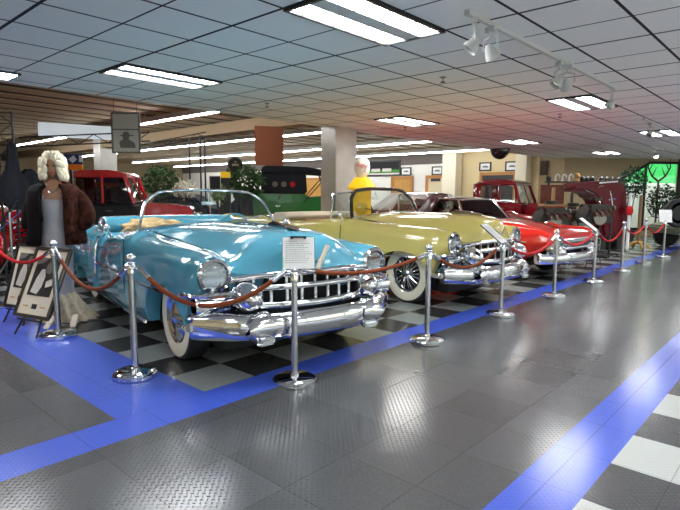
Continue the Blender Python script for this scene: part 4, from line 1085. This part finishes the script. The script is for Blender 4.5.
g = at_d(30, 195, 8.4); o = blob('hanging_garment', (g.x, g.y, 1.42), (.20,.14,.34), 'black_cloth', amp=.3, freq=3, seed=5); tag(o, 'black bundled clothing behind the mannequin left shoulder', 'garment')
# tripod music-stand like holder on the left edge
sb = at_d(11, 235, 7.9); t = tag(empty('tripod_stand', (sb.x, sb.y, 0)), 'silver telescopic tripod stand in front of the red car at left', 'stand')
MB().tube([(0,0,0.02),(0,0,1.15)], .018, 10).build('pole', 'steel', t)
for a in (.4, 2.5, 4.6): MB().tube([(0,0,.5),(.32*math.cos(a),.32*math.sin(a),.01)], .011, 6).build('leg', 'steel', t)
a = rv.normalized(); 
MB().tube([-a*.18+Vector((0,0,.85)), a*.20+Vector((0,0,1.16))], .010, 6).build('boom_arm', 'steel', t)
MB().tube([-a*.10+Vector((0,0,1.0)), a*.14+Vector((0,0,1.32))], .022, 6).build('clamp', 'black_gloss', t)
# long hanging rail with pale blue panel, grey picture board
lattice(at_d(19, 147, 9), at_d(150, 141, 9.6), .16, 'frame_black', 'hanging_truss', 'black lattice truss hanging across the upper left below the deck', 'truss', 9)
a, b = at_d(38, 129, 9.3), at_d(122, 134, 9.8)
mid = (a+b)/2; l = (b-a).length
o = B((0,0,0),(l,.04,.24), rz=math.atan2(b.y-a.y, b.x-a.x), ry=math.asin((a.z-b.z)/l)).build('reflector_panel', 'rail_blue_glow', bevel=.01); o.location = mid; tag(o, 'long pale blue white light housing behind the hanging truss', 'light housing')
a = at_d(126, 133, 9.4); t = tag(empty('hanging_sign', a, math.atan2(rv.y, rv.x)), 'grey hanging sign board with a faint figure, above the red truck', 'sign')
B((0,0,0),(.46,.02,.66)).build('board', 'sign_grey', t, smooth=False)
f = MB()
for c, d in (((0,0,.34),(.50,.035,.03)), ((0,0,-.34),(.50,.035,.03)), ((.24,0,0),(.03,.035,.68)), ((-.24,0,0),(.03,.035,.68)), ((0,-.013,.06),(.46,.01,.02))): f.box(c, d)
f.build('frame', 'warm_grey', t, smooth=False)
MB().prism([(-.10,-.26),(-.12,-.16),(-.05,-.11),(-.06,-.03),(-.03,.02),(.04,.02),(.07,-.03),(.05,-.11),(.15,-.17),(.17,-.26)], -.016, -.012).box((.02,-.014,-.045),(.24,.004,.02)).build('figure', 'warm_grey', t, smooth=False)
for sx in (-.2, .2): MB().tube([(sx,0,.35),(sx,0,3.2-a.z)], .004, 5).build('hanging_wire', 'frame_black', t)
# brown board hanging from the beam
a = at_d(269, 145, 11.6)
o = B((0,0,0),(.62,.05,.84)).build('hanging_board', 'brown_board', smooth=False, bevel=.008); o.location = (a.x, a.y, at_d(269,146,11.6).z); o.rotation_euler = (0,0,math.atan2(rv.y, rv.x)+.25); tag(o, 'plain brown board hanging from the tan beam left of the column', 'board')
# tall thin poles of the rear racks
for k, (px, y0, lb) in enumerate(((189,137,'leftmost of three thin black poles above the blue windshield'),(200,137,'middle of three thin black poles above the blue windshield'),(204.5,137,'rightmost of three thin black poles above the blue windshield'))):
    pole(px, y0, 190, 13.2, .022, lb, group='thin black rack poles')
lattice(at_d(128, 152, 13), at_d(206, 137, 13.4), .12, 'frame_black', 'roof_truss', 'thin black truss running above the thin poles', 'truss', 8, .014)
# ================================================================= BACKGROUND
# plants
def plant(loc, h0, rx, rz, n, m, label, seed, pot=True, leaf=.09, name='potted_shrub', cat='plant', stemm='stem'):
    t = tag(empty(name, loc), label, cat); rnd = random.Random(seed); mb = MB()
    for i in range(n):
        a = rnd.uniform(0, 2*PI); u = rnd.uniform(-1, 1); q = rnd.uniform(.35, 1)**.6
        w_ = math.sqrt(1-u*u)
        c = Vector((rx*q*w_*math.cos(a), rx*q*w_*math.sin(a), h0+rz*q*u))
        d = Vector((rnd.uniform(-1,1), rnd.uniform(-1,1), rnd.uniform(-.6,1))).normalized()*leaf*rnd.uniform(.7,1.4)
        s_ = d.cross(Vector((rnd.uniform(-1,1), rnd.uniform(-1,1), rnd.uniform(-1,1)))).normalized()*leaf*.35
        nn = d.cross(s_).normalized()*leaf*.12
        mb.add([c, c+d*.5+s_+nn, c+d, c+d*.5-s_+nn], [(0,1,2),(0,2,3)])
    mb.build('foliage', m, t)
    st = MB()
    for i in range(7):
        a = 2*PI*i/7; st.tube([(0,0,.25),(rx*.2*math.cos(a), rx*.2*math.sin(a), h0*.7),(rx*.6*math.cos(a), rx*.6*math.sin(a), h0+rz*.3)], [.02,.012,.006], 6)
    st.build('stems', stemm, t)
    if pot: MB().lathe([(.0001,.0),(.16,.0),(.20,.32),(.21,.34),(.18,.34),(.17,.28),(.0001,.28)], 24).build('pot', 'wood_dark', t)
    return t
def P(px, py, d, z=None):
    p = at_d(px, py, d); return (p.x, p.y, 0 if z is None else z)
plant(P(162,182,14.0), 1.70, .50, .42, 900, 'leaf', 'bushy green plant left of the thin poles, above the red truck hood', 1)
plant(P(244,178,12.6), 1.68, .48, .42, 1100, 'leaf', 'dense green plant beside the round dark sign', 2)
plant(P(220,190,12.0), 1.42, .22, .22, 300, 'leaf_light', 'small leafy plant below the dark round sign', 3)
plant(P(136,186,14.9), 1.55, .40, .26, 500, 'leaf_light', 'pale leaved plant between the red cab and the bushy plant', 4)
plant(P(184,190,12.9), 1.5, .28, .22, 300, 'flower_white', 'pale flowering plant beside the thin poles', 6)
# plants and antlers at the slanted window
plant(P(664,198,17.5), 1.20, .52, .62, 900, 'leaf_dark', 'dark leafy plant with antlers above it in the slanted window', 7)
plant(P(632,180,17.0), 1.85, .48, .50, 650, 'leaf_dark', 'dark shrubby plant just right of the maroon car body', 8)
t = tag(empty('antlers', P(659,172,17.3, at_d(659,176,17.3).z-.15)), 'branched antlers standing up against the green window', 'antlers')
for s_ in (-1, 1):
    rr_ = rv.normalized()
    b_ = MB().tube([rr_*s_*.03, rr_*s_*.22+Vector((0,0,.15)), rr_*s_*.36+Vector((0,0,.42)), rr_*s_*.34+Vector((0,0,.66))], [.035,.03,.022,.008], 8)
    for u_, l_ in ((.2,.3),(.3,.26)): b_.tube([rr_*s_*u_+Vector((0,0,.15+(u_-.2)*2.2)), rr_*s_*(u_-.12)+Vector((0,0,.15+(u_-.2)*2.2+l_))], [.02,.006], 6)
    b_.build('antler', 'wood_dark', t)
MB().tube([(0,0,.0),(0,0,-1.5)], .03, 8).build('post', 'wood_dark', t)
# gas pump: yellow body with pyramid top and egg-shaped white globe
p = at_d(361.5, 182, 10.2); t = tag(empty('gas_pump', (p.x, p.y, 0), math.atan2(rv.y, rv.x)), 'yellow pump with pyramid top and white egg-shaped globe, right of the column', 'pump')
z1 = at_d(361,188.5,10.2).z; z2 = at_d(361,177.5,10.2).z
B((0,0,z1/2),(.36,.34,z1)).build('cabinet', 'pump_yellow', t, bevel=.02)
MB().add([(-.27,-.25,z1-.02),(.27,-.25,z1-.02),(.27,.25,z1-.02),(-.27,.25,z1-.02),(-.27,-.25,z1+.01),(.27,-.25,z1+.01),(.27,.25,z1+.01),(-.27,.25,z1+.01),(-.13,-.12,z2),(.13,-.12,z2),(.13,.12,z2),(-.13,.12,z2)],
   [(0,1,2,3),(0,1,5,4),(1,2,6,5),(2,3,7,6),(3,0,4,7),(4,5,9,8),(5,6,10,9),(6,7,11,10),(7,4,8,11),(8,9,10,11)]).build('pyramid_top', 'pump_yellow', t, smooth=False, bevel=.01)
gz = at_d(362,167.5,10.2).z
o = MB().ball((.01,0,gz), 1, 28, 18, (.15,.12,.21)).build('globe', 'egg_white', t)
text_mesh('script', 'Supe', .125, 'red_script', o, Matrix.Translation((-.01,-.125,gz+.04)) @ Matrix.Rotation(R(8), 4, 'Y') @ Matrix.Rotation(R(90), 4, 'X'), .006, .35)
text_mesh('script', '2', .09, 'red_script', o, Matrix.Translation((.05,-.118,gz-.06)) @ Matrix.Rotation(R(90), 4, 'X'), .006, .35)
MB().lathe([(.12,0),(.12,.03),(.0001,.03)], 28, (0,-.20,1.15), 'Y').build('dial', 'lens', t)
MB().tube([(.18,-.1,1.2),(.25,-.12,1.0),(.23,-.1,.6),(.19,-.08,.8)], .015, 8).build('hose', 'rubber', t)
# Model of an early touring car: green body, black folding top
p = at_d(298, 190, 14.2); T = tag(empty('antique_touring_car', (p.x, p.y, 0), math.atan2(rv.y, rv.x)+R(8)), 'antique green touring car with high black cloth top, left of the column', 'car')
MB().prism([(-.95,1.93),(-.98,2.05),(-.85,2.13),(.2,2.10),(.95,1.97),(1.0,1.90),(.9,1.90),(.1,1.96),(-.7,1.93)], -.68, .68).build('canvas_top', 'black_cloth', T, bevel=.03)
MB().prism([(-.96,1.42),(-1.0,1.95),(.16,1.95),(.20,1.42)], -.67, .67).build('top_curtain', 'black_cloth', T, bevel=.04)
MB().prism([(-1.15,.62),(-1.2,1.42),(-1.0,1.52),(.12,1.46),(.2,1.34),(.75,1.38),(.8,.62)], -.60, .60).build('body', 'green_paint', T, bevel=.05, seg=3)
MB().prism([(.80,.62),(.82,1.32),(1.55,1.22),(1.6,.62)], -.36, .36).build('hood', 'green_paint', T, bevel=.05)
MB().box((1.62,0,.85),(.06,.62,.52)).build('radiator', 'chrome', T, bevel=.02)
for k in range(3): MB().lathe([(.0001,-.01),(.07,-.01),(.07,.01),(.0001,.01)], 20, (-.62+k*.22,-.675,1.66), 'Y').build('curtain_window', 'warm_grey' if k < 2 else 'rope_red', T)
for sy in (-1, 1):
    MB().tube([(.78,sy*.58,1.15),(.72,sy*.58,1.62),(.62,sy*.6,1.93)], .018, 6).build('windshield_post', 'frame_black', T)
    MB().tube([(-.55,sy*.63,1.25),(-.2,sy*.64,1.96)], .014, 6).build('top_bow', 'frame_black', T); MB().tube([(.1,sy*.63,1.2),(.75,sy*.64,1.93)], .014, 6).build('top_bow', 'frame_black', T)
    for sx in (-.95, 1.3):
        m = Matrix.Translation((sx, sy*.70, .40))
        w_ = MB().lathe([(.33,-.04),(.39,-.035),(.40,0),(.39,.035),(.33,.04),(.31,0),(.33,-.04)], 36, axis='Y').xf(m).build('wheel', 'rubber', T)
        sp = MB()
        for k in range(12):
            a = 2*PI*k/12; sp.tube([(sx,sy*.70,.40),(sx+.32*math.cos(a),sy*.70,.40+.32*math.sin(a))], .014, 6)
        sp.build('wheel_spokes', 'wood_gold', w_)
        rows = [[(sx+.48*math.cos(b), sy*.60, .42+.48*math.sin(b)), (sx+.48*math.cos(b), sy*.84, .42+.48*math.sin(b))] for b in [PI*k/12 for k in range(13)]]
        MB().grid(rows).build('fender', 'black_gloss', T).modifiers.new('thickness', 'SOLIDIFY').thickness = .015
MB().grid([[(.78,-.56,1.18),(.78,.56,1.18)],[(.66,-.56,1.80),(.66,.56,1.80)]]).build('windshield', 'glass', T, smooth=False)
B((-.75,0,1.22),(.16,1.1,.5)).build('rear_seat', 'black_cloth', T, bevel=.05)
# round dark sign on a post, small black sign, yellow box, numeral
p = at_d(235, 165, 12.4); t = tag(empty('round_sign', (p.x, p.y, 0), math.atan2(rv.y, rv.x)+R(30)), 'round dark sign with pale rim on a post left of the touring car', 'sign')
zc = p.z
MB().lathe([(.0001,-.03),(.17,-.03),(.17,.03),(.0001,.03)], 32, (0,0,zc), 'Y').build('face', 'black_matte', t)
MB().tube([(.17*math.cos(a),0,zc+.17*math.sin(a)) for a in [2*PI*k/32 for k in range(32)]], .022, 8, closed=True).build('rim', 'warm_grey', t)
MB().box((0,-.035,zc),(.16,.006,.05)).box((0,-.035,zc+.07),(.05,.006,.03)).build('marking', 'deck_tan', t, smooth=False)
MB().tube([(0,0,0),(0,0,zc-.16)], .025, 8).build('post', 'frame_black', t)
p = at_d(215, 183, 11.8); t = tag(empty('small_sign', (p.x, p.y, 0), math.atan2(rv.y, rv.x)), 'small black sign in a silver frame above the blue windshield', 'sign')
B((0,0,p.z),(.22,.02,.28)).build('panel', 'black_matte', t, smooth=False)
MB().tube([(-.12,0,p.z-.15),(-.12,0,p.z+.15),(.12,0,p.z+.15),(.12,0,p.z-.15)], .014, 6, closed=True).tube([(-.12,0,0),(-.12,0,p.z-.15)], .014, 6).build('frame', 'steel', t)
p = at_d(225.5, 178, 12.0); o = B((0,0,p.z/2),(.20,.16,p.z)).build('yellow_stand', 'frame_black', bevel=.01); o.location = (p.x, p.y, 0); o.rotation_euler = (0,0,math.atan2(rv.y, rv.x)); o.name = 'display_stand'; tag(o, 'dark stand under the small yellow sign', 'stand')
o2 = B((0,0,0),(.22,.03,.14)).build('yellow_sign', 'pump_yellow', smooth=False); o2.location = (p.x, p.y, p.z+.07); o2.rotation_euler = (0,0,math.atan2(rv.y, rv.x)); tag(o2, 'small yellow sign beside the round dark sign', 'sign')
# dark machinery seen through gaps below the strip lights
rnd = random.Random(11)
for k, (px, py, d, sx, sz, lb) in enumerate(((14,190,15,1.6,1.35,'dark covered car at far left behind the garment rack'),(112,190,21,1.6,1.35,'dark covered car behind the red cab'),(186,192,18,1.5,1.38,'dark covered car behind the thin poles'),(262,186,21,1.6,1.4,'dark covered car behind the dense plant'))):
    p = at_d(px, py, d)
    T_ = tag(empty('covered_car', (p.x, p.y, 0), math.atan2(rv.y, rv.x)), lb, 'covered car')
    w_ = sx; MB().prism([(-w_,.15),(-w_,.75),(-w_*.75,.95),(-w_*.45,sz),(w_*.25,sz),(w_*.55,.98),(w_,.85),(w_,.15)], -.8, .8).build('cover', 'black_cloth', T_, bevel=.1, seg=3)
    for q in (-.6,.6):
        for s_ in (-1,1): MB().lathe([(.0001,-.09),(.28,-.09),(.31,-.05),(.31,.05),(.28,.09),(.0001,.09)], 24, (q*w_, s_*.74, .31), 'Y').build('wheel', 'rubber', T_)
# posters behind the mannequin: navy over orange
p = at_d(70, 162, 9.6); t = tag(empty('poster_board', (p.x, p.y, p.z), math.atan2(rv.y, rv.x)), 'dark blue and orange poster board behind the mannequin wig', 'poster')
B((0,0,.04),(.46,.02,.20)).build('upper_print', 'deepblue', t, smooth=False); B((.02,-.004,-.09),(.42,.02,.10)).build('lower_print', 'orange', t, smooth=False)
MB().prism([(-.02,.05),(.08,.12),(.13,.04),(.05,-.02)], -.014, -.010).box((.20,-.012,.06),(.06,.006,.12)).build('figure_print', 'photo_light', t, smooth=False)
B((0,.03,-.9),(.05,.05,1.55)).build('post', 'frame_black', t, smooth=False)
# ---- far wall pictures and doors
def wall_pic(px0, py0, px1, py1, label, art='grey', fm='frame_black', name='wall_picture'):
    a = at_X(px0, py0, XB-.07); b = at_X(px1, py1, XB-.07)
    w_, h_ = abs(a.y-b.y), a.z-b.z
    t = tag(empty(name, (XB-.07, (a.y+b.y)/2, (a.z+b.z)/2), -PI/2), label, 'picture')
    e = .05; f = MB()
    for c, d in (((0,0,h_/2-e/2),(w_,.04,e)), ((0,0,-h_/2+e/2),(w_,.04,e)), ((w_/2-e/2,0,0),(e,.04,h_)), ((-w_/2+e/2,0,0),(e,.04,h_))): f.box(c, d)
    f.build('frame', fm, t, smooth=False)
    if art == 'grass':
        B((0,.01,0),(w_,.02,h_)).build('print', 'black_matte', t, smooth=False)
        B((0,-.006,-h_*.20),(w_-2*e,.008,h_*.20)).build('grass_print', 'grass_pic', t, smooth=False)
        B((0,-.006,-h_*.38),(w_-2*e,.008,h_*.14)).build('pale_print', 'photo_light', t, smooth=False)
        for q in (-.2,.12): B((q*w_,-.010,-h_*.12),(.5,.008,.14)).build('pale_print', 'photo_light', t, bevel=.003)
    else:
        B((0,.01,0),(w_-e,.02,h_-e)).build('print', 'paper', t, smooth=False)
        MB().prism([(-w_*.26,-.08*h_),(-w_*.2,.04*h_),(-w_*.08,.12*h_),(w_*.12,.12*h_),(w_*.26,.0),(w_*.26,-.1*h_)], -.006, 0).build('car_print', 'photo_mid', t, smooth=False)
    return t
wall_pic(366, 161.5, 400.5, 175.5, 'long panoramic picture with green grass on the far wall', 'grass')
wall_pic(401, 167.5, 411, 175.5, 'small black framed picture beside the panoramic one')
wall_pic(432, 166.5, 442.5, 175, 'small black framed picture left of the cream pillar')
wall_pic(479.5, 162.5, 491, 171, 'black framed picture above the wooden opening, left one of the pair')
wall_pic(505.5, 161.5, 518.5, 171, 'black framed picture above the wooden opening, right one of the pair')
def wall_door(px0, py0, px1, inner, n, frame=True):
    a = at_X(px0, py0, XB-.07); b = at_X(px1, py0, XB-.07); w_ = abs(a.y-b.y); h_ = a.z; e = .12
    t = empty('door_%d' % n, (XB-.07, (a.y+b.y)/2, 0), -PI/2); t['kind'] = 'structure'
    f = MB().box((0,0,h_-e/2),(w_,.08,e)).box((w_/2-e/2,0,h_/2-e/2),(e,.08,h_-e)).box((-w_/2+e/2,0,h_/2-e/2),(e,.08,h_-e))
    f.build('door_frame', 'wood_trim', t, smooth=False)['kind'] = 'structure'
    o = B((0,.02,(h_-e)/2),(w_-2*e,.03,h_-e)).build('door_panel', inner, t, smooth=False); o['kind'] = 'structure'
    return t
wall_door(391.5, 176.5, 413, 'wood_gold', 1); d2 = wall_door(426, 175.5, 446.5, 'door_cream', 2); wall_door(480, 172.5, 517, 'photo_dark', 3); wall_door(303, 178, 328, 'wood_gold', 4)
B((0,-.03,2.05),(.45,.03,.12)).build('door_sign', 'photo_dark', d2, smooth=False)['kind'] = 'structure'
p = at_d(544, 168, 18.5)
tag(B((0,0,0),(.10,.26,.52)).build('wall_speaker', 'wood_dark', bevel=.01), 'small brown box on the tan wall above the engines', 'speaker').location = at_X(544, 168, XB-.10)
# ---- engine displays and shelf with objects
ax = math.atan2(rv.y, rv.x)
def engine(px, d, sc, label, seed, z=.62):
    p = at_d(px, 210, d); t = tag(empty('display_engine', (p.x, p.y, 0), ax+R(10)), label, 'engine', 'engines on stands'); rnd = random.Random(seed)
    MB().prism([(-.34,z),(-.36,z+.18),(-.24,z+.42),(.24,z+.42),(.34,z+.2),(.32,z)], -.22, .22, 'XZ').build('engine_block', 'engine_alu' if seed == 2 else 'engine_iron', t, bevel=.02)
    for s_ in (-1, 1):
        MB().prism([(-.28,z+.34),(-.28,z+.43),(.26,z+.43),(.26,z+.34)], s_*.08, s_*.20).build('valve_cover', ('engine_rust','engine_alu','engine_iron')[seed-1], t, bevel=.02)
        e = MB()
        for k in range(4): e.tube([(-.24+k*.15,s_*.22,z+.30),(-.24+k*.15,s_*.32,z+.26),(-.20+k*.15,s_*.33,z+.16)], .025, 8)
        e.build('exhaust_manifold', 'engine_rust', t)
    MB().lathe([(.0001,-.04),(.13,-.04),(.14,0),(.13,.04),(.0001,.04)], 24, (0,0,z+.55), 'Z').build('air_cleaner', 'engine_iron', t)
    for c, r_ in (((.38,0,z+.14),.10),((.38,.12,z+.34),.07),((.38,-.12,z+.34),.07)): MB().lathe([(.0001,-.02),(r_,-.02),(r_*.8,0),(r_,.02),(.0001,.02)], 20, c, 'X').build('pulley', 'engine_alu', t)
    MB().lathe([(.16,-.04),(.16,.02),(.10,.05),(.0001,.05)], 24, (-.05,-.24,z+.12), 'Y').build('flywheel_cover', 'engine_alu', t)
    s = MB()
    for sx in (-.28,.28):
        for sy in (-.2,.2): s.tube([(sx,sy,0),(sx,sy,z+.02)], .022, 6)
    s.box((0,0,.06),(.7,.5,.03)).build('stand', 'frame_black', t)
    return t
engine(551, 12.2, 1, 'bare metal engine on a stand just right of the pickup', 1, .72)
engine(573, 12.95, 1, 'engine on a stand between the two other engines', 2, .66)
engine(595, 12.4, 1, 'light grey engine beside the open arch of the maroon body', 3, .80)
# workbench and shelf rail behind
p = at_d(558, 188, 13.6); t = tag(empty('wooden_bench', (p.x, p.y, 0), ax), 'wooden work bench with a pale top behind the engines', 'bench')
MB().box((0,0,1.18),(.85,.4,.06)).build('bench_top', 'wood_shelf', t, bevel=.005)
for sx in (-.38,.38):
    for sy in (-.15,.15): B((sx,sy,.57),(.07,.07,1.15)).build('leg', 'wood_dark', t, smooth=False)
B((-.08,.16,1.45),(.6,.06,.5)).build('back_panel', 'engine_rust', t, smooth=False)
B((-.15,-.1,1.42),(.07,.07,.42)).build('wooden_post', 'wood_shelf', t, smooth=False)
p0, p1 = at_d(547, 182, 16.3), at_d(622, 180, 16.6); md = (p0+p1)/2; l = (p1-p0).length; zr = 1.84
t = tag(empty('display_shelf', (md.x, md.y, 0), math.atan2(p1.y-p0.y, p1.x-p0.x)), 'long dark shelf rail behind the engines and maroon body', 'shelf')
MB().box((0,0,zr),(l,.30,.05)).build('shelf_board', 'wood_dark', t, smooth=False)
for q in (-.48,-.16,.16,.48): B((q*l,0,zr/2-.012),(.06,.06,zr-.025)).build('shelf_leg', 'frame_black', t, smooth=False)
lx = math.atan2(p1.y-p0.y, p1.x-p0.x)
def on_shelf(q): 
    v = p0.lerp(p1, q); return Vector((v.x, v.y, zr+.025))
for q, lb in ((.11,'leftmost white crook-shaped pipe on the shelf above the engines'),(.20,'middle white crook-shaped pipe on the shelf above the engines'),(.29,'rightmost white crook-shaped pipe on the shelf above the engines')):
    o = MB().lathe([(.0001,0),(.05,0),(.05,.015),(.02,.02)], 16).tube([(0,0,.01),(0,0,.14),(.02,0,.19),(.07,0,.21),(.12,0,.18),(.13,0,.12)], .022, 8).build('crook_pipe', 'lampwhite', None); o.location = on_shelf(q); o.rotation_euler = (0,0,lx); tag(o, lb, 'pipe', 'white crook pipes')
o = MB().lathe([(.0001,0),(.07,0),(.06,.03),(.02,.05),(.02,.13),(.09,.15),(.05,.24),(.0001,.26)], 20).build('brass_lamp', 'wood_gold'); o.location = on_shelf(.40); tag(o, 'small brass lamp on the shelf above the engines', 'lamp')
for k, q in enumerate((.02,.47,.53,.60,.72,.80,.88,.96)):
    o = blob('carved_ornament', on_shelf(q)+Vector((0,0,.07)), (.11,.07,.085), 'frame_black', amp=.35, freq=3, seed=20+k, sub=3)
    tag(o, ['dark winged ornament at the left end of the long shelf','dark ornament right of the brass lamp on the shelf','dark lumpy ornament, second right of the brass lamp','dark lumpy ornament above the maroon arch','dark ornament above the middle of the maroon body','dark ornament above the white tag on the maroon body','dark ornament above the right edge of the maroon body','dark ornament at the right end of the shelf'][k], 'ornament', 'dark ornaments on the shelf')
# maroon car body stood up, with a wheel arch opening on its left
pc = at_d(612, 205, 14.0)
T = tag(empty('car_body_shell', (pc.x, pc.y, 0), ax), 'upright maroon car body section with arched opening and chrome emblem', 'car body')
def q_(px, py): 
    a = at_d(px, py, 14.0)-pc; return (a.dot(rv), at_d(px, py, 14.0).z)
out = [q_(*v) for v in ((571,191.5),(571,183.5),(590,181.5),(614,180),(623,181.5),(626,190),(630,212),(632,232),(628,238),(606,238),(603,232),(601,214),(599,203),(594,196),(586,192.5))]
MB().prism(out, 0, .9).build('body_panel', 'maroon_paint', T, bevel=.09, seg=4)
inn = [q_(*v) for v in ((596,204),(600,212),(600,228),(606,236),(597,236),(590,222),(590,208))]
MB().prism(inn, .15, .7).build('inner_panel', 'maroon_paint', T, bevel=.05)
def mk(px, py): v = q_(px, py); return Vector((v[0], -.01, v[1]))
MB().tube([mk(609,191), mk(611,199), mk(612.5,208)], [.008,.02,.008], 8).tube([mk(608,200), mk(611,199), mk(615,199)], .014, 6).ball(mk(611,199.5), .035, 10, 8).build('emblem', 'chrome', T)
MB().tube([mk(597,187.5), mk(600,186.2), mk(603,185.6)], .012, 6).build('badge', 'chrome', T)
MB().tube([mk(598,183), mk(616,181.5)], .022, 6).build('white_tag', 'lampwhite', T)
MB().tube([mk(584,190), mk(594,194), mk(600,203), mk(603,215)], .012, 6).build('arch_trim', 'chrome', T)
st = MB(); 
for px in (610, 626): 
    v = q_(px, 236); st.box((v[0]-.06,.45,v[1]/2-.0),(.12,.7,max(.05,v[1])))
st.build('support_block', 'frame_black', T, smooth=False)
# ornate stand and torches right of the maroon body
p = at_d(640, 215, 14.2); t = tag(empty('ornate_post', (p.x, p.y, 0)), 'wooden post on claw feet right of the maroon body', 'post')
MB().tube([(0,0,.15),(0,0,1.45)], .045, 10).build('shaft', 'wood_shelf', t)
for k in range(4):
    a = PI/2*k+.6; MB().tube([(0,0,.22),(.18*math.cos(a),.18*math.sin(a),.16),(.32*math.cos(a),.32*math.sin(a),.03)], [.04,.03,.035], 8).build('claw_foot', 'wood_gold', t)
p = at_d(630, 205, 13.8); t = tag(empty('display_lamp', (p.x, p.y, 0)), 'white and red lamp standing at the right edge of the maroon body', 'lamp')
MB().tube([(0,0,0),(0,0,1.5)], .04, 10).build('column', 'lampwhite', t); MB().ball((.0,0,1.05), .09, 14, 10, (1,1,1.5)).build('red_shade', 'rope_red', t); MB().lathe([(.0001,0),(.16,0),(.16,.02),(.04,.05)], 20).build('base', 'steel', t)
p = at_d(627, 222, 13.6)
# olive vehicle with spare tyre at the right edge
p = at_d(683, 222, 14.6); T = tag(empty('military_vehicle', (p.x, p.y, 0), ax), 'olive grey open vehicle with spare tire, cut by the right edge', 'vehicle')
MB().prism([(-.56,.42),(-.58,.62),(-.3,.70),(.3,.78),(1.8,.80),(1.8,.42)], -.7, .7).build('body', 'olive_paint', T, bevel=.05, seg=3)
m = Matrix.Translation((-.66,-.80,1.0))
w_ = MB().lathe([(.20,-.08),(.34,-.09),(.37,-.05),(.37,.05),(.34,.09),(.20,.08),(.20,-.08)], 40, axis='Y').xf(m).build('spare_tire', 'rubber', T)
MB().lathe([(.21,.03),(.15,.05),(.10,-.01),(.0001,.0)], 30, axis='Y').xf(m @ Matrix.Scale(-1,4,(0,1,0))).build('spare_rim', 'olive_paint', w_)
for sx in (-.05, 1.3):
    for sy in (-1, 1): MB().lathe([(.0001,-.1),(.32,-.1),(.36,-.05),(.36,.05),(.32,.1),(.0001,.1)], 28, (sx, sy*.62, .36), 'Y').build('wheel', 'rubber', T)
# easel legs past the red car
p = at_d(594, 262, 10.6); t = tag(empty('black_tripod', (p.x, p.y, 0)), 'small black tripod just behind the tilted notice past the red car', 'tripod')
for a in (.2, 2.3, 4.4): MB().tube([(0,0,.62),(.17*math.cos(a),.17*math.sin(a),.01)], .010, 6).build('leg', 'frame_black', t)
MB().ball((0,0,.64), .03, 10, 8).build('head', 'frame_black', t)
# white info card on legs before the red car
p = at_Z(572, 270, 0); t = tag(empty('info_card', (p.x, p.y+.05, 0), R(-20)), 'small white card on a stand in front of the red car far headlight', 'card')
B((0,0,.30),(.16,.012,.20)).build('card', 'paper', t, smooth=False); MB().tube([(-.06,.01,0),(-.06,.01,.22)], .008, 6).tube([(.06,.01,0),(.06,.01,.22)], .008, 6).build('legs', 'steel', t)
# small things on the white car side: stools / hats on the far wall line
for px, lb in ((417,'dark round seat back near the golden door'),(439,'dark low bench back by the cream door')):
    p = at_d(px, 193, 17.2); t = tag(empty('bench_seat', (p.x, p.y, 0), ax), lb, 'seat')
    B((0,0,1.36),(.42,.12,.22)).build('backrest', 'black_cloth', t, bevel=.05); B((0,-.2,.95),(.42,.40,.07)).build('seat', 'black_cloth', t, bevel=.03)
    for sx in (-.17,.17): MB().tube([(sx,0,0),(sx,0,1.3)], .015, 6).build('leg', 'steel', t)
# ================================================================= WORLD AND VIEW
w = bpy.data.worlds.new('world'); scn.world = w; w.use_nodes = True
bg = w.node_tree.nodes['Background']; bg.inputs[0].default_value = (1,.98,.95,1); bg.inputs[1].default_value = .55
vs = scn.view_settings; scn.display_settings.display_device = 'sRGB'
vs.view_transform = 'Standard'; vs.look = 'None'; vs.gamma = 1; vs.use_curve_mapping = False; vs.exposure = EXPO
